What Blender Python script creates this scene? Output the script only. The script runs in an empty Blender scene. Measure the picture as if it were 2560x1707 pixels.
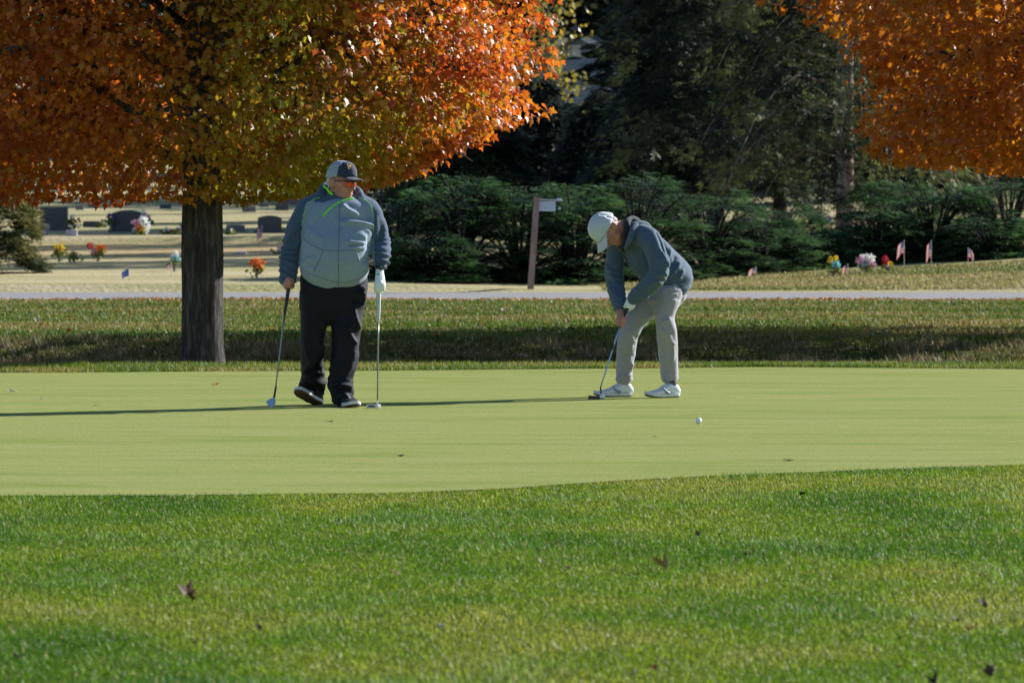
import bpy, bmesh, math, random
import numpy as np
from mathutils import Vector, Matrix
from mathutils.bvhtree import BVHTree

random.seed(7)
rng = np.random.default_rng(7)
SC = bpy.context.scene
COL = SC.collection
R = math.radians

# ------------------------------------------------------------------ camera
F = 13760.0            # focal length in photo pixels (2560 wide)
CAMZ = 1.5
HOR = 502.0            # photo row of eye level
cam_d = bpy.data.cameras.new('camera')
cam_d.sensor_width = 36.0
cam_d.lens = F / 2560.0 * 36.0
cam_d.clip_start = 0.5
cam_d.clip_end = 3000.0
cam_d.dof.use_dof = True
cam_d.dof.focus_distance = 38.5
cam_d.dof.aperture_fstop = 9.0
cam_o = bpy.data.objects.new('camera', cam_d)
COL.objects.link(cam_o)
cam_o.location = (0, 0, CAMZ)
cam_o.rotation_euler = (R(90) - math.atan((853.5 - HOR) / F), 0, 0)
SC.camera = cam_o

# ------------------------------------------------------------------ light
SUN_EL, SUN_AZ = 24.5, 57.0      # azimuth clockwise from +Y (view direction)
w = bpy.data.worlds.new('World')
SC.world = w
w.use_nodes = True
nt = w.node_tree
nt.nodes.clear()
sky = nt.nodes.new('ShaderNodeTexSky')
sky.sky_type = 'NISHITA'
sky.sun_disc = False
sky.sun_elevation = R(SUN_EL)
sky.sun_rotation = R(SUN_AZ)
sky.air_density = 1.0
sky.dust_density = 0.2
sky.ozone_density = 4.0
bg = nt.nodes.new('ShaderNodeBackground')
bg.inputs['Strength'].default_value = 0.070
wo = nt.nodes.new('ShaderNodeOutputWorld')
nt.links.new(sky.outputs[0], bg.inputs['Color'])
nt.links.new(bg.outputs[0], wo.inputs['Surface'])
sun_d = bpy.data.lights.new('sun', 'SUN')
sun_d.energy = 5.0
sun_d.angle = R(0.5)
sun_d.color = (1.0, 0.975, 0.94)
sun_o = bpy.data.objects.new('sun', sun_d)
COL.objects.link(sun_o)
sdir = Vector((math.sin(R(SUN_AZ)) * math.cos(R(SUN_EL)), math.cos(R(SUN_AZ)) * math.cos(R(SUN_EL)), math.sin(R(SUN_EL))))
sun_o.rotation_euler = sdir.to_track_quat('Z', 'Y').to_euler()
sun_o.location = (20, 20, 30)
vs = SC.view_settings
vs.view_transform = 'Standard'
vs.look = 'None'
vs.gamma = 1.0
vs.exposure = 0.9
vs.use_curve_mapping = False


def P(px, py, d):
    """real place, d metres in front of the eye, of a point seen at photo px,py"""
    return Vector(((px - 1280.0) * d / F, d, CAMZ + (HOR - py) * d / F))


# ------------------------------------------------------------------ numpy noise
def _hash(ix, iy, iz):
    h = (ix * 374761393 + iy * 668265263 + iz * 2147483647 + 1274126177) & 0xffffffff
    h = ((h ^ (h >> 13)) * 1274126177) & 0xffffffff
    h = ((h ^ (h >> 16)) * 2246822519) & 0xffffffff
    return ((h ^ (h >> 15)) & 0xffff) / 65535.0


def vnoise(p):
    p = np.asarray(p, dtype=np.float64)
    i = np.floor(p).astype(np.int64)
    f = p - i
    f = f * f * (3 - 2 * f)
    out = 0
    for dx in (0, 1):
        for dy in (0, 1):
            for dz in (0, 1):
                wgt = (f[:, 0] if dx else 1 - f[:, 0]) * (f[:, 1] if dy else 1 - f[:, 1]) * (f[:, 2] if dz else 1 - f[:, 2])
                out = out + wgt * _hash(i[:, 0] + dx, i[:, 1] + dy, i[:, 2] + dz)
    return out


def fbm(p, o=3):
    p = np.asarray(p, dtype=np.float64)
    s, a, t = 0, 1.0, 0
    for k in range(o):
        s = s + a * vnoise(p * (2 ** k) + 17.3 * k)
        t += a
        a *= 0.5
    return s / t


# ------------------------------------------------------------------ objects
def link(name, me, mat=None, parent=None):
    o = bpy.data.objects.new(name, me)
    COL.objects.link(o)
    if mat is not None and me is not None and len(me.materials) == 0:
        for m in (mat if isinstance(mat, (list, tuple)) else [mat]):
            me.materials.append(m)
    if parent is not None:
        o.parent = parent
        o.matrix_parent_inverse = Matrix.Translation(-parent.location) if parent.parent is None and parent.type == 'EMPTY' else Matrix.Identity(4)
    return o


def tag(o, label=None, cat=None, group=None, kind=None):
    if label: o['label'] = label
    if cat: o['category'] = cat
    if group: o['group'] = group
    if kind: o['kind'] = kind
    return o


def thing(name, label, cat, loc=(0, 0, 0), group=None):
    o = bpy.data.objects.new(name, None)
    COL.objects.link(o)
    o.empty_display_size = 0.1
    o.location = loc
    return tag(o, label, cat, group)


def mesh_from(name, V, Fc, smooth=True, col=None):
    me = bpy.data.meshes.new(name)
    me.from_pydata([tuple(v) for v in V], [], [tuple(f) for f in Fc])
    if smooth:
        me.polygons.foreach_set('use_smooth', np.ones(len(me.polygons), dtype=bool))
    if col is not None:
        a = me.color_attributes.new('Col', 'FLOAT_COLOR', 'POINT')
        c = np.ones((len(V), 4), dtype=np.float32)
        c[:, :3] = col
        a.data.foreach_set('color', c.ravel())
    me.update()
    return me


def tri_mesh(name, V, T, col=None, smooth=False):
    """fast path: V (n,3) floats, T (m,3) ints"""
    me = bpy.data.meshes.new(name)
    n, m = len(V), len(T)
    me.vertices.add(n)
    me.vertices.foreach_set('co', np.ascontiguousarray(V, dtype=np.float32).ravel())
    me.loops.add(m * 3)
    me.loops.foreach_set('vertex_index', np.ascontiguousarray(T, dtype=np.int32).ravel())
    me.polygons.add(m)
    me.polygons.foreach_set('loop_start', np.arange(0, m * 3, 3, dtype=np.int32))
    if smooth:
        me.polygons.foreach_set('use_smooth', np.ones(m, dtype=bool))
    if col is not None:
        a = me.color_attributes.new('Col', 'FLOAT_COLOR', 'POINT')
        c = np.ones((n, 4), dtype=np.float32)
        c[:, :3] = col
        a.data.foreach_set('color', c.ravel())
    me.update(calc_edges=True)
    return me


def scatter(name, tv, tt, pos, rot, scl, col, vcol_mul=None):
    """copies of a small template (tv verts, tt tris) merged in one mesh"""
    N, k = len(pos), len(tv)
    tv = np.asarray(tv, float)
    if np.ndim(scl) == 1:
        scl = np.repeat(scl[:, None], 3, 1)
    V = np.einsum('nij,nkj->nki', rot, tv[None] * scl[:, None, :]) + pos[:, None, :]
    T = (np.asarray(tt)[None] + (np.arange(N) * k)[:, None, None]).reshape(-1, 3)
    C = np.repeat(col[:, None, :], k, 1)
    if vcol_mul is not None:
        C = C * np.asarray(vcol_mul)[None]
    return tri_mesh(name, V.reshape(-1, 3), T, C.reshape(-1, 3))


def frames(d, n=None, roll=None):
    """rotation matrices whose local +Y is d, local +Z near n"""
    d = d / np.linalg.norm(d, axis=1, keepdims=True)
    if n is None:
        n = rng.normal(size=d.shape)
    x = np.cross(d, n)
    x /= np.linalg.norm(x, axis=1, keepdims=True) + 1e-9
    z = np.cross(x, d)
    return np.stack([x, d, z], axis=2)


# ------------------------------------------------------------------ lofts
def _cr(a, b, c, d, t):
    return 0.5 * ((2 * b) + (-a + c) * t + (2 * a - 5 * b + 4 * c - d) * t * t + (-a + 3 * b - 3 * c + d) * t ** 3)


def resample(rows, sub):
    rows = [np.asarray(r, float) for r in rows]
    out = []
    for i in range(len(rows) - 1):
        a = rows[max(i - 1, 0)]; b = rows[i]; c = rows[i + 1]; d = rows[min(i + 2, len(rows) - 1)]
        for s in range(sub):
            out.append(_cr(a, b, c, d, s / sub))
    out.append(rows[-1])
    return out


class MB:
    """collects closed surfaces"""
    def __init__(s):
        s.V, s.F = [], []

    def add(s, V, Fc):
        o = len(s.V)
        s.V += [tuple(v) for v in V]
        s.F += [tuple(i + o for i in f) for f in Fc]
        return s

    def rings(s, rings, cap=True):
        n = len(rings[0])
        V = [v for r in rings for v in r]
        Fc = []
        for i in range(len(rings) - 1):
            for j in range(n):
                k = (j + 1) % n
                Fc.append((i * n + j, i * n + k, (i + 1) * n + k, (i + 1) * n + j))
        if cap:
            Fc.append(tuple(range(n))[::-1])
            Fc.append(tuple((len(rings) - 1) * n + j for j in range(n)))
        return s.add(V, Fc)

    def loft(s, secs, n=24, sub=4, ex=2.0, dome=True):
        """secs: rows (cx,cy,cz, ux,uy,uz, vx,vy,vz) - centre and two half-axis vectors"""
        rows = resample(secs, sub)
        rings = []
        def ring(r, k=1.0, c=None):
            c = r[:3] if c is None else c
            out = []
            for j in range(n):
                t = 2 * math.pi * j / n
                ct, st = math.cos(t), math.sin(t)
                ct = math.copysign(abs(ct) ** (2 / ex), ct); st = math.copysign(abs(st) ** (2 / ex), st)
                out.append(c + (r[3:6] * ct + r[6:9] * st) * k)
            return out
        if dome:
            for (r, q, o) in ((rows[0], rows[1], 1),):
                d = r[:3] - q[:3]; d = d / (np.linalg.norm(d) + 1e-9)
                h = min(np.linalg.norm(r[3:6]), np.linalg.norm(r[6:9])) * 0.6
                for k, e in ((0.25, 1.0), (0.65, 0.75), (0.9, 0.42)):
                    rings.append(ring(r, k, r[:3] + d * h * e))
        for r in rows:
            rings.append(ring(r))
        if dome:
            r, q = rows[-1], rows[-2]
            d = r[:3] - q[:3]; d = d / (np.linalg.norm(d) + 1e-9)
            h = min(np.linalg.norm(r[3:6]), np.linalg.norm(r[6:9])) * 0.6
            for k, e in ((0.9, 0.42), (0.65, 0.75), (0.25, 1.0)):
                rings.append(ring(r, k, r[:3] + d * h * e))
        return s.rings(rings)

    def limb(s, pts, rad, n=16, sub=4, ref=(0, 1, 0), flat=1.0, dome=True, ex=2.0):
        """round tube through pts; radius list; flat scales the axis near ref"""
        pts = [np.array(p, float) for p in pts]
        if not hasattr(rad, '__len__'): rad = [rad] * len(pts)
        secs = []
        ref = np.array(ref, float)
        for i, p in enumerate(pts):
            t = pts[min(i + 1, len(pts) - 1)] - pts[max(i - 1, 0)]
            t = t / (np.linalg.norm(t) + 1e-9)
            u = np.cross(t, ref)
            if np.linalg.norm(u) < 1e-3: u = np.cross(t, (1, 0.1, 0))
            u = u / np.linalg.norm(u)
            v = np.cross(u, t)
            r = rad[i]
            ra, rb = (r if hasattr(r, '__len__') else (r, r * flat))
            secs.append(np.concatenate([p, u * ra, v * rb]))
        return s.loft(secs, n, sub, ex, dome)

    def ball(s, c, r, ax=None, n=12):
        """ellipsoid; r = 3 radii; ax = 3x3 rows of axes"""
        r = (r, r, r) if not hasattr(r, '__len__') else r
        ax = np.eye(3) if ax is None else np.array(ax, float)
        c = np.array(c, float)
        rings = []
        for i in range(1, n):
            t = math.pi * i / n
            rings.append([c + ax[0] * r[0] * math.sin(t) * math.cos(2 * math.pi * j / (2 * n)) + ax[1] * r[1] * math.sin(t) * math.sin(2 * math.pi * j / (2 * n)) + ax[2] * r[2] * -math.cos(t) for j in range(2 * n)])
        return s.rings(rings)

    def box(s, c, h, ax=None):
        ax = np.eye(3) if ax is None else np.array(ax, float)
        c = np.array(c, float)
        V = [c + ax[0] * h[0] * x + ax[1] * h[1] * y + ax[2] * h[2] * z for x in (-1, 1) for y in (-1, 1) for z in (-1, 1)]
        return s.add(V, [(0, 1, 3, 2), (4, 6, 7, 5), (0, 4, 5, 1), (2, 3, 7, 6), (0, 2, 6, 4), (1, 5, 7, 3)])

    def mesh(s, name, smooth=True):
        return mesh_from(name, s.V, s.F, smooth)

    def obj(s, name, mat, parent=None, smooth=True, bevel=0.0):
        me = s.mesh(name, smooth)
        if bevel > 0:
            bm = bmesh.new(); bm.from_mesh(me)
            bmesh.ops.bevel(bm, geom=[e for e in bm.edges if e.calc_face_angle(0) > 0.5], offset=bevel, segments=2, affect='EDGES')
            bm.to_mesh(me); bm.free()
        return link(name, me, mat, parent)


def skinfit(mb, name, voxel, smooth=6, fac=0.5, disp=None):
    """merge the closed lofts into ONE continuous surface"""
    me0 = mb.mesh('tmp')
    o = bpy.data.objects.new('tmp', me0)
    COL.objects.link(o)
    m = o.modifiers.new('r', 'REMESH'); m.mode = 'VOXEL'; m.voxel_size = voxel
    m2 = o.modifiers.new('s', 'SMOOTH'); m2.factor = fac; m2.iterations = smooth
    dg = bpy.context.evaluated_depsgraph_get()
    dg.update()
    me = bpy.data.meshes.new_from_object(o.evaluated_get(dg))
    bpy.data.objects.remove(o); bpy.data.meshes.remove(me0)
    me.name = name
    me.materials.clear()
    n = len(me.vertices)
    if disp is not None:
        co = np.empty(n * 3, np.float32); me.vertices.foreach_get('co', co); co = co.reshape(-1, 3)
        no = np.empty(n * 3, np.float32); me.vertex_normals.foreach_get('vector', no); no = no.reshape(-1, 3)
        co = co + no * disp(co.astype(float), no)[:, None]
        me.vertices.foreach_set('co', co.astype(np.float32).ravel())
    me.polygons.foreach_set('use_smooth', np.ones(len(me.polygons), dtype=bool))
    me.update()
    return me


def split_mesh(me, key, names):
    """cut a mesh into several by a per-face key(centre)->int"""
    co = np.empty(len(me.vertices) * 3, np.float32); me.vertices.foreach_get('co', co); co = co.reshape(-1, 3)
    polys = [tuple(p.vertices) for p in me.polygons]
    cen = np.array([co[list(p)].mean(0) for p in polys])
    ks = key(cen)
    out = []
    for i, nm in enumerate(names):
        sel = [polys[j] for j in np.nonzero(ks == i)[0]]
        used = sorted({v for p in sel for v in p})
        mp = {v: k for k, v in enumerate(used)}
        out.append(mesh_from(nm, co[used], [tuple(mp[v] for v in p) for p in sel]) if sel else None)
    return out


def bvh_of(me):
    return BVHTree.FromPolygons([v.co.copy() for v in me.vertices], [tuple(p.vertices) for p in me.polygons])


def hit(bvh, px, py, lift=0.0):
    o = Vector((0, 0, CAMZ))
    d = (P(px, py, 40) - o).normalized()
    h = bvh.ray_cast(o, d)
    if h[0] is None: return None
    return h[0] + h[1].normalized() * lift


# ------------------------------------------------------------------ materials
def srgb(r, g, b):
    f = lambda c: (c / 12.92 if c <= 0.04045 else ((c + 0.055) / 1.055) ** 2.4)
    return tuple(f(c / 255.0) for c in (r, g, b))


class M:
    """tiny node builder"""
    def __init__(s, name, rough=0.7, spec=0.5, metal=0.0):
        s.m = bpy.data.materials.new(name); s.m.use_nodes = True
        s.t = s.m.node_tree
        s.b = s.t.nodes['Principled BSDF']
        s.b.inputs['Roughness'].default_value = rough
        s.b.inputs['Specular IOR Level'].default_value = spec
        s.b.inputs['Metallic'].default_value = metal
        s._pos = None

    def n(s, typ, **kw):
        nd = s.t.nodes.new(typ)
        for k, v in kw.items():
            if k in nd.inputs: nd.inputs[k].default_value = v
            else: setattr(nd, k, v)
        return nd

    def l(s, a, b): s.t.links.new(a, b)

    def pos(s, scale=(1, 1, 1), obj=False):
        g = s.n('ShaderNodeTexCoord') if obj else s.n('ShaderNodeNewGeometry')
        mp = s.n('ShaderNodeMapping')
        mp.inputs['Scale'].default_value = scale
        s.l(g.outputs['Object' if obj else 'Position'], mp.inputs['Vector'])
        return mp.outputs[0]

    def noise(s, scale, vec=None, detail=4, rough=0.55, dist=0.0):
        nd = s.n('ShaderNodeTexNoise'); nd.inputs['Scale'].default_value = scale
        nd.inputs['Detail'].default_value = detail; nd.inputs['Roughness'].default_value = rough
        nd.inputs['Distortion'].default_value = dist
        if vec is not None: s.l(vec, nd.inputs['Vector'])
        return nd.outputs['Fac']

    def ramp(s, fac, stops):
        nd = s.n('ShaderNodeValToRGB')
        e = nd.color_ramp.elements
        while len(e) < len(stops): e.new(0.5)
        for i, (p, c) in enumerate(stops):
            e[i].position = p
            c = c if hasattr(c, '__len__') else (c, c, c)
            e[i].color = (*c[:3], 1)
        s.l(fac, nd.inputs[0])
        return nd.outputs[0]

    def mix(s, fac, a, b, mode='MIX'):
        nd = s.n('ShaderNodeMix'); nd.data_type = 'RGBA'; nd.blend_type = mode
        for v, i in ((fac, 0), (a, 6), (b, 7)):
            if hasattr(v, 'links') or isinstance(v, bpy.types.NodeSocket): s.l(v, nd.inputs[i])
            elif i == 0: nd.inputs[0].default_value = v
            else: nd.inputs[i].default_value = (*v[:3], 1)
        return nd.outputs[2]

    def color(s, c):
        if isinstance(c, bpy.types.NodeSocket): s.l(c, s.b.inputs['Base Color'])
        else: s.b.inputs['Base Color'].default_value = (*c[:3], 1)
        return s

    def bump(s, h, strength=0.5, dist=0.01):
        nd = s.n('ShaderNodeBump'); nd.inputs['Strength'].default_value = strength; nd.inputs['Distance'].default_value = dist
        s.l(h, nd.inputs['Height']); s.l(nd.outputs[0], s.b.inputs['Normal'])
        return s

    def attr(s, name='Col'):
        a = s.n('ShaderNodeAttribute'); a.attribute_name = name
        return a.outputs['Color']

    def leafy(s, colsock, trans=0.35, gain=1.0):
        """mix in translucency (light through thin leaves)"""
        out = s.t.nodes['Material Output']
        tr = s.n('ShaderNodeBsdfTranslucent')
        c = s.mix(1.0, colsock, (gain, gain, gain * 0.8), 'MULTIPLY')
        s.l(c, tr.inputs['Color'])
        mx = s.n('ShaderNodeMixShader'); mx.inputs[0].default_value = trans
        s.l(s.b.outputs[0], mx.inputs[1]); s.l(tr.outputs[0], mx.inputs[2])
        s.l(mx.outputs[0], out.inputs['Surface'])
        return s


def cloth(name, c, rough=0.85, weave=900, fade=0.12, noise_scale=9):
    m = M(name, rough, 0.25)
    f = m.noise(noise_scale, m.pos(), 4)
    lo = tuple(x * (1 - fade) for x in c); hi = tuple(min(1, x * (1 + fade)) for x in c)
    m.color(m.ramp(f, [(0.3, lo), (0.7, hi)]))
    m.bump(m.noise(weave, m.pos(), 2), 0.25, 0.002)
    m.b.inputs['Sheen Weight'].default_value = 0.15
    return m.m


def plain(name, c, rough=0.5, spec=0.5, metal=0.0, var=0.1, scale=20):
    m = M(name, rough, spec, metal)
    f = m.noise(scale, m.pos(), 3)
    m.color(m.ramp(f, [(0.25, tuple(x * (1 - var) for x in c)), (0.75, tuple(min(1, x * (1 + var)) for x in c))]))
    return m.m

# ================================================================== TERRAIN
def sstep(t):
    t = np.clip(t, 0, 1)
    return t * t * (3 - 2 * t)


PY0 = np.array([-80, 50.3, 51.5, 55, 57, 59.2, 66, 84, 90.2, 90.4, 90.75, 115.4, 116.0, 125, 150, 200, 260, 340, 600])
PZ0 = np.array([0, 0, -.30, -.38, -.21, 0, .03, 0, 0, 0.01, .12, .60, .74, .86, 1.25, 2.2, 3.5, 5.2, 6.0])
PZM = np.array([0, 0, -.30, -.38, -.21, 0, .03, 0, 0, 0.01, .03, .30, .36, .62, 1.25, 2.2, 3.5, 5.2, 6.0])


def H(x, y):
    x = np.asarray(x, float); y = np.asarray(y, float)
    left = sstep((1.0 - x) / 4.0)
    z = np.interp(y, PY0, PZ0) * left + np.interp(y, PY0, PZM) * (1 - left)
    z = z + np.where(y > 90, np.clip((x - 3.2) * 0.055, 0, 0.6) * np.clip((y - 90.2) / 6.5, 0, 1), 0)
    # soft lumps in the rough bank
    b = np.clip((y - 56) / 2, 0, 1) * np.clip((83 - y) / 6, 0, 1)
    z = z + b * 0.05 * (fbm(np.stack([x * 0.7, y * 0.5, x * 0], -1).reshape(-1, 3), 3).reshape(x.shape) - 0.5)
    return z


FRONT = np.array([(-13, 38), (-10, 31), (-6, 28.3), (-2.6, 27.97), (-1.585, 27.97), (-.575, 28.24), (0, 28.67), (.468, 29.28), (1.13, 30.0), (1.82, 30.5), (2.9, 31.2), (6, 33), (10, 38)])
REAR = np.array([(-13, 38), (-9, 46), (-4.5, 47.9), (0, 48.8), (2.2, 49.6), (4.5, 49.0), (8, 45.5), (10, 38)])


def yfront(x): return np.interp(x, FRONT[:, 0], FRONT[:, 1]) + 0.03 * np.sin(np.asarray(x) * 3.1) + 0.012 * np.sin(np.asarray(x) * 11.0)
def yrear(x): return np.interp(x, REAR[:, 0], REAR[:, 1]) + 0.03 * np.sin(np.asarray(x) * 2.3 + 1)


def grid(xs, ys, zoff=0.0):
    X, Y = np.meshgrid(xs, ys)
    Z = H(X, Y) + zoff
    V = np.stack([X, Y, Z], -1).reshape(-1, 3)
    nx = len(xs)
    i = np.arange(len(ys) - 1)[:, None] * nx + np.arange(nx - 1)[None]
    Fq = np.stack([i, i + 1, i + nx + 1, i + nx], -1).reshape(-1, 4)
    return V, Fq


XS = np.concatenate([[-420, -200, -100, -60, -35, -22], np.arange(-15, 15.01, 0.5), [22, 35, 60, 100, 200, 420]])

# --- materials of the ground
gm = M('rough_turf', 0.9, 0.0)
pp = gm.pos()
big = gm.noise(0.9, gm.pos((1, 0.45, 1)), 5)
fine = gm.noise(60, pp, 4)
c1 = gm.ramp(big, [(0.3, (.03, .085, .006)), (0.5, (.06, .115, .008)), (0.7, (.10, .14, .015))])
gm.color(gm.mix(0.45, c1, gm.ramp(fine, [(0.3, (.02, .05, .01)), (0.7, (.16, .24, .05))])))
gm.bump(gm.noise(45, pp, 4), 1.0, 0.03)
MAT_TURF = gm.m

gm = M('green_turf', 0.9, 0.0)
st = gm.noise(0.55, gm.pos((0.45, 1.9, 1)), 6, 0.6)
st2 = gm.noise(2.2, gm.pos((0.35, 1.3, 1)), 5, 0.6, 0.4)
fine = gm.noise(110, gm.pos((1, .35, 1)), 3, 0.7)
ca = gm.ramp(st, [(0.30, (.225, .295, .075)), (0.44, (.315, .35, .115)), (0.54, (.40, .405, .15)), (0.68, (.25, .33, .10))])
cb = gm.mix(gm.ramp(st2, [(0.42, 0.0), (0.62, 0.85)]), ca, (.41, .395, .165))
cc = gm.mix(gm.ramp(fine, [(0.3, 0.7), (0.7, 0.0)]), cb, (.13, .19, .035))
gm.color(cc)
gm.bump(gm.noise(170, gm.pos(), 3, 0.7), 0.7, 0.008)
MAT_GREEN = gm.m

gm = M('bank_turf', 0.95, 0.0)
b1 = gm.noise(0.5, gm.pos((0.25, 2.2, 1)), 5, 0.6)
b2 = gm.noise(5, gm.pos((1, 0.6, 1)), 5, 0.65)
cg = gm.ramp(b1, [(0.3, (.07, .12, .02)), (0.5, (.20, .19, .06)), (0.7, (.09, .13, .02))])
gm.color(gm.mix(gm.ramp(b2, [(0.35, 0.0), (0.7, 0.8)]), cg, (.16, .125, .07)))
gm.bump(gm.noise(14, gm.pos(), 5), 1.0, 0.08)
MAT_BANK = gm.m

gm = M('cemetery_turf', 0.95, 0.0)
b1 = gm.noise(0.45, gm.pos((0.10, 0.8, 0)), 6, 0.62)
b2 = gm.noise(1.1, gm.pos((0.35, 1, 0)), 5, 0.6)
cg = gm.ramp(b1, [(0.32, (.26, .25, .10)), (0.43, (.44, .38, .22)), (0.5, (.33, .31, .14)), (0.58, (.52, .43, .27)), (0.68, (.37, .34, .16))])
# bleached tan band on the lower terrace
sp = gm.n('ShaderNodeSeparateXYZ'); g0 = gm.n('ShaderNodeNewGeometry'); gm.l(g0.outputs['Position'], sp.inputs[0])
mr = gm.n('ShaderNodeMapRange'); mr.inputs[1].default_value = 104; mr.inputs[2].default_value = 110; gm.l(sp.outputs[1], mr.inputs[0])
mr2 = gm.n('ShaderNodeMapRange'); mr2.inputs[1].default_value = 117; mr2.inputs[2].default_value = 113; gm.l(sp.outputs[1], mr2.inputs[0])
mu = gm.n('ShaderNodeMath', operation='MULTIPLY'); gm.l(mr.outputs[0], mu.inputs[0]); gm.l(mr2.outputs[0], mu.inputs[1])
mu2 = gm.n('ShaderNodeMath', operation='MULTIPLY'); gm.l(mu.outputs[0], mu2.inputs[0]); gm.l(gm.ramp(b2, [(0.35, 0.2), (0.6, 1.0)]), mu2.inputs[1])
gm.color(gm.mix(mu2.outputs[0], cg, (.46, .31, .17)))
gm.bump(gm.noise(9, gm.pos(), 5), 0.8, 0.04)
MAT_CEM = gm.m

gm = M('asphalt', 0.85, 0.3)
gm.color(gm.ramp(gm.noise(3, gm.pos((0.3, 1, 1)), 6), [(0.3, (.21, .205, .20)), (0.7, (.29, .285, .28))]))
gm.bump(gm.noise(60, gm.pos(), 3), 0.4, 0.01)
MAT_ROAD = gm.m
gm = M('line_paint', 0.7)
gm.color(gm.ramp(gm.noise(6, gm.pos(), 5), [(0.3, (.5, .5, .5)), (0.55, (.75, .75, .74))]))
MAT_LINE = gm.m
gm = M('shoulder', 0.95, 0.1)
gm.color(gm.ramp(gm.noise(2.2, gm.pos((0.5, 2, 1)), 6, 0.7), [(0.3, (.20, .13, .08)), (0.5, (.36, .27, .2)), (0.72, (.42, .2, .09))]))
gm.bump(gm.noise(12, gm.pos(), 5), 1.0, 0.05)
MAT_SHOULD = gm.m

# --- sheets, butted along shared rows
def sheet(name, ys, mat, xs=XS):
    V, Fq = grid(xs, np.array(ys, float))
    o = link(name, mesh_from(name, V, Fq), mat)
    return tag(o, kind='structure')

sheet('lawn', np.concatenate([[-60, -20, 0], np.arange(5, 50.31, 0.755)]), MAT_TURF)
sheet('rough_bank', np.concatenate([np.arange(50.3, 60, 0.3), np.arange(60, 82.9, 0.6), [82.9]]), MAT_BANK)
sheet('road_shoulder', [82.9, 83.4, 84.0], MAT_SHOULD)
sheet('road', [84.0, 86, 88, 90.2], MAT_ROAD)
sheet('cemetery_lawn', np.concatenate([[90.2, 90.4, 90.75, 91.2, 92, 93, 94.5, 96, 97, 98.5], np.arange(100, 115.5, 1.5), [115.4, 115.7, 116.0], np.arange(117, 150, 3), np.arange(150, 340, 10), [340, 400, 600]]), MAT_CEM)
V, Fq = grid(XS, np.array([84.35, 84.55])); V[:, 2] += 0.004
tag(link('edge_line', mesh_from('edge_line', V, Fq), MAT_LINE), kind='structure')

# --- the green: a sheet 4 mm above the lawn, gently waved on purpose only in colour
xs = np.linspace(-12.6, 9.7, 224)
V, Fq = [], []
NR = 60
for j in range(NR + 1):
    for x in xs:
        t = j / NR
        V.append((x, yfront(x) * (1 - t) + yrear(x) * t, 0.004))
n = len(xs)
for j in range(NR):
    for i in range(n - 1):
        Fq.append((j * n + i, j * n + i + 1, (j + 1) * n + i + 1, (j + 1) * n + i))
tag(link('putting_green', mesh_from('putting_green', V, Fq), MAT_GREEN), kind='structure')

# ================================================================== GRASS
gm = M('grass_blades', 0.48, 0.16)
cs = gm.attr()
gm.color(cs)
gm.leafy(cs, 0.35, 1.3)
MAT_BLADE = gm.m
gm = M('dry_grass_blades', 0.6, 0.15)
cs = gm.attr()
gm.color(cs)
gm.leafy(cs, 0.3, 1.1)
MAT_DRY = gm.m

SLV0 = [(0, 0, 0), (.5, .4, .1), (0, 1, 0), (-.5, .4, .12)]
BLV = [(-.5, 0, 0), (.5, 0, 0), (-.38, .06, .55), (.38, .06, .55), (0, .28, 1.0)]
BLT = [(0, 1, 3), (0, 3, 2), (2, 3, 4)]


def grass(name, x, y, z, hgt, wid, col, mat, label, lean=0.45, one=False):
    N = len(x)
    a = rng.uniform(0, 2 * math.pi, N)
    t = np.abs(rng.normal(0, lean, N))
    ca, sa, ct, stt = np.cos(a), np.sin(a), np.cos(t), np.sin(t)
    z0 = np.zeros(N)
    Xa = np.stack([ca, sa, z0], -1)
    Ya = np.stack([-sa * ct, ca * ct, -stt], -1)
    Za = np.stack([-sa * stt, ca * stt, ct], -1)
    rot = np.stack([Xa, Ya, Za], axis=2)
    scl = np.stack([wid, hgt, hgt], -1)
    if one: me = scatter(name, [(-.5, 0, 0), (.5, 0, 0), (0, .2, 1)], [(0, 1, 2)], np.stack([x, y, z], -1), rot, scl, col)
    else: me = scatter(name, BLV, BLT, np.stack([x, y, z], -1), rot, scl, col)
    return tag(link(name, me, mat), label, 'grass', kind='stuff')


def lerp3(t, stops):
    t = np.clip(t, stops[0][0], stops[-1][0])
    return np.stack([np.interp(t, [s[0] for s in stops], [s[1][k] for s in stops]) for k in range(3)], -1)


def turfcol(x, y):
    p = np.stack([x * 1.1, y * 0.55, x * 0], -1)
    f = fbm(p, 4)
    f2 = fbm(p * 3.1 + 40, 3)
    c = lerp3(f + 0.25 * (f2 - 0.5), [(.30, (.045, .135, .005)), (.42, (.085, .18, .006)), (.52, (.13, .22, .008)), (.62, (.185, .255, .014)), (.75, (.28, .285, .04))])
    # bluish fresh tufts here and there
    f3 = fbm(np.stack([x * 1.6, y * 1.3, x * 0 + 9], -1), 3)
    k = np.clip((f3 - 0.62) / 0.08, 0, 1)[:, None]
    c = c * (1 - k * .25) + np.array([.10, .22, .08]) * k * .25
    k2 = (rng.random(len(x)) < 0.10)[:, None]
    c = np.where(k2, np.array([.33, .29, .13]), c)
    return c * rng.uniform(0.35, 1.7, (len(x), 1)), f, f3


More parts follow.
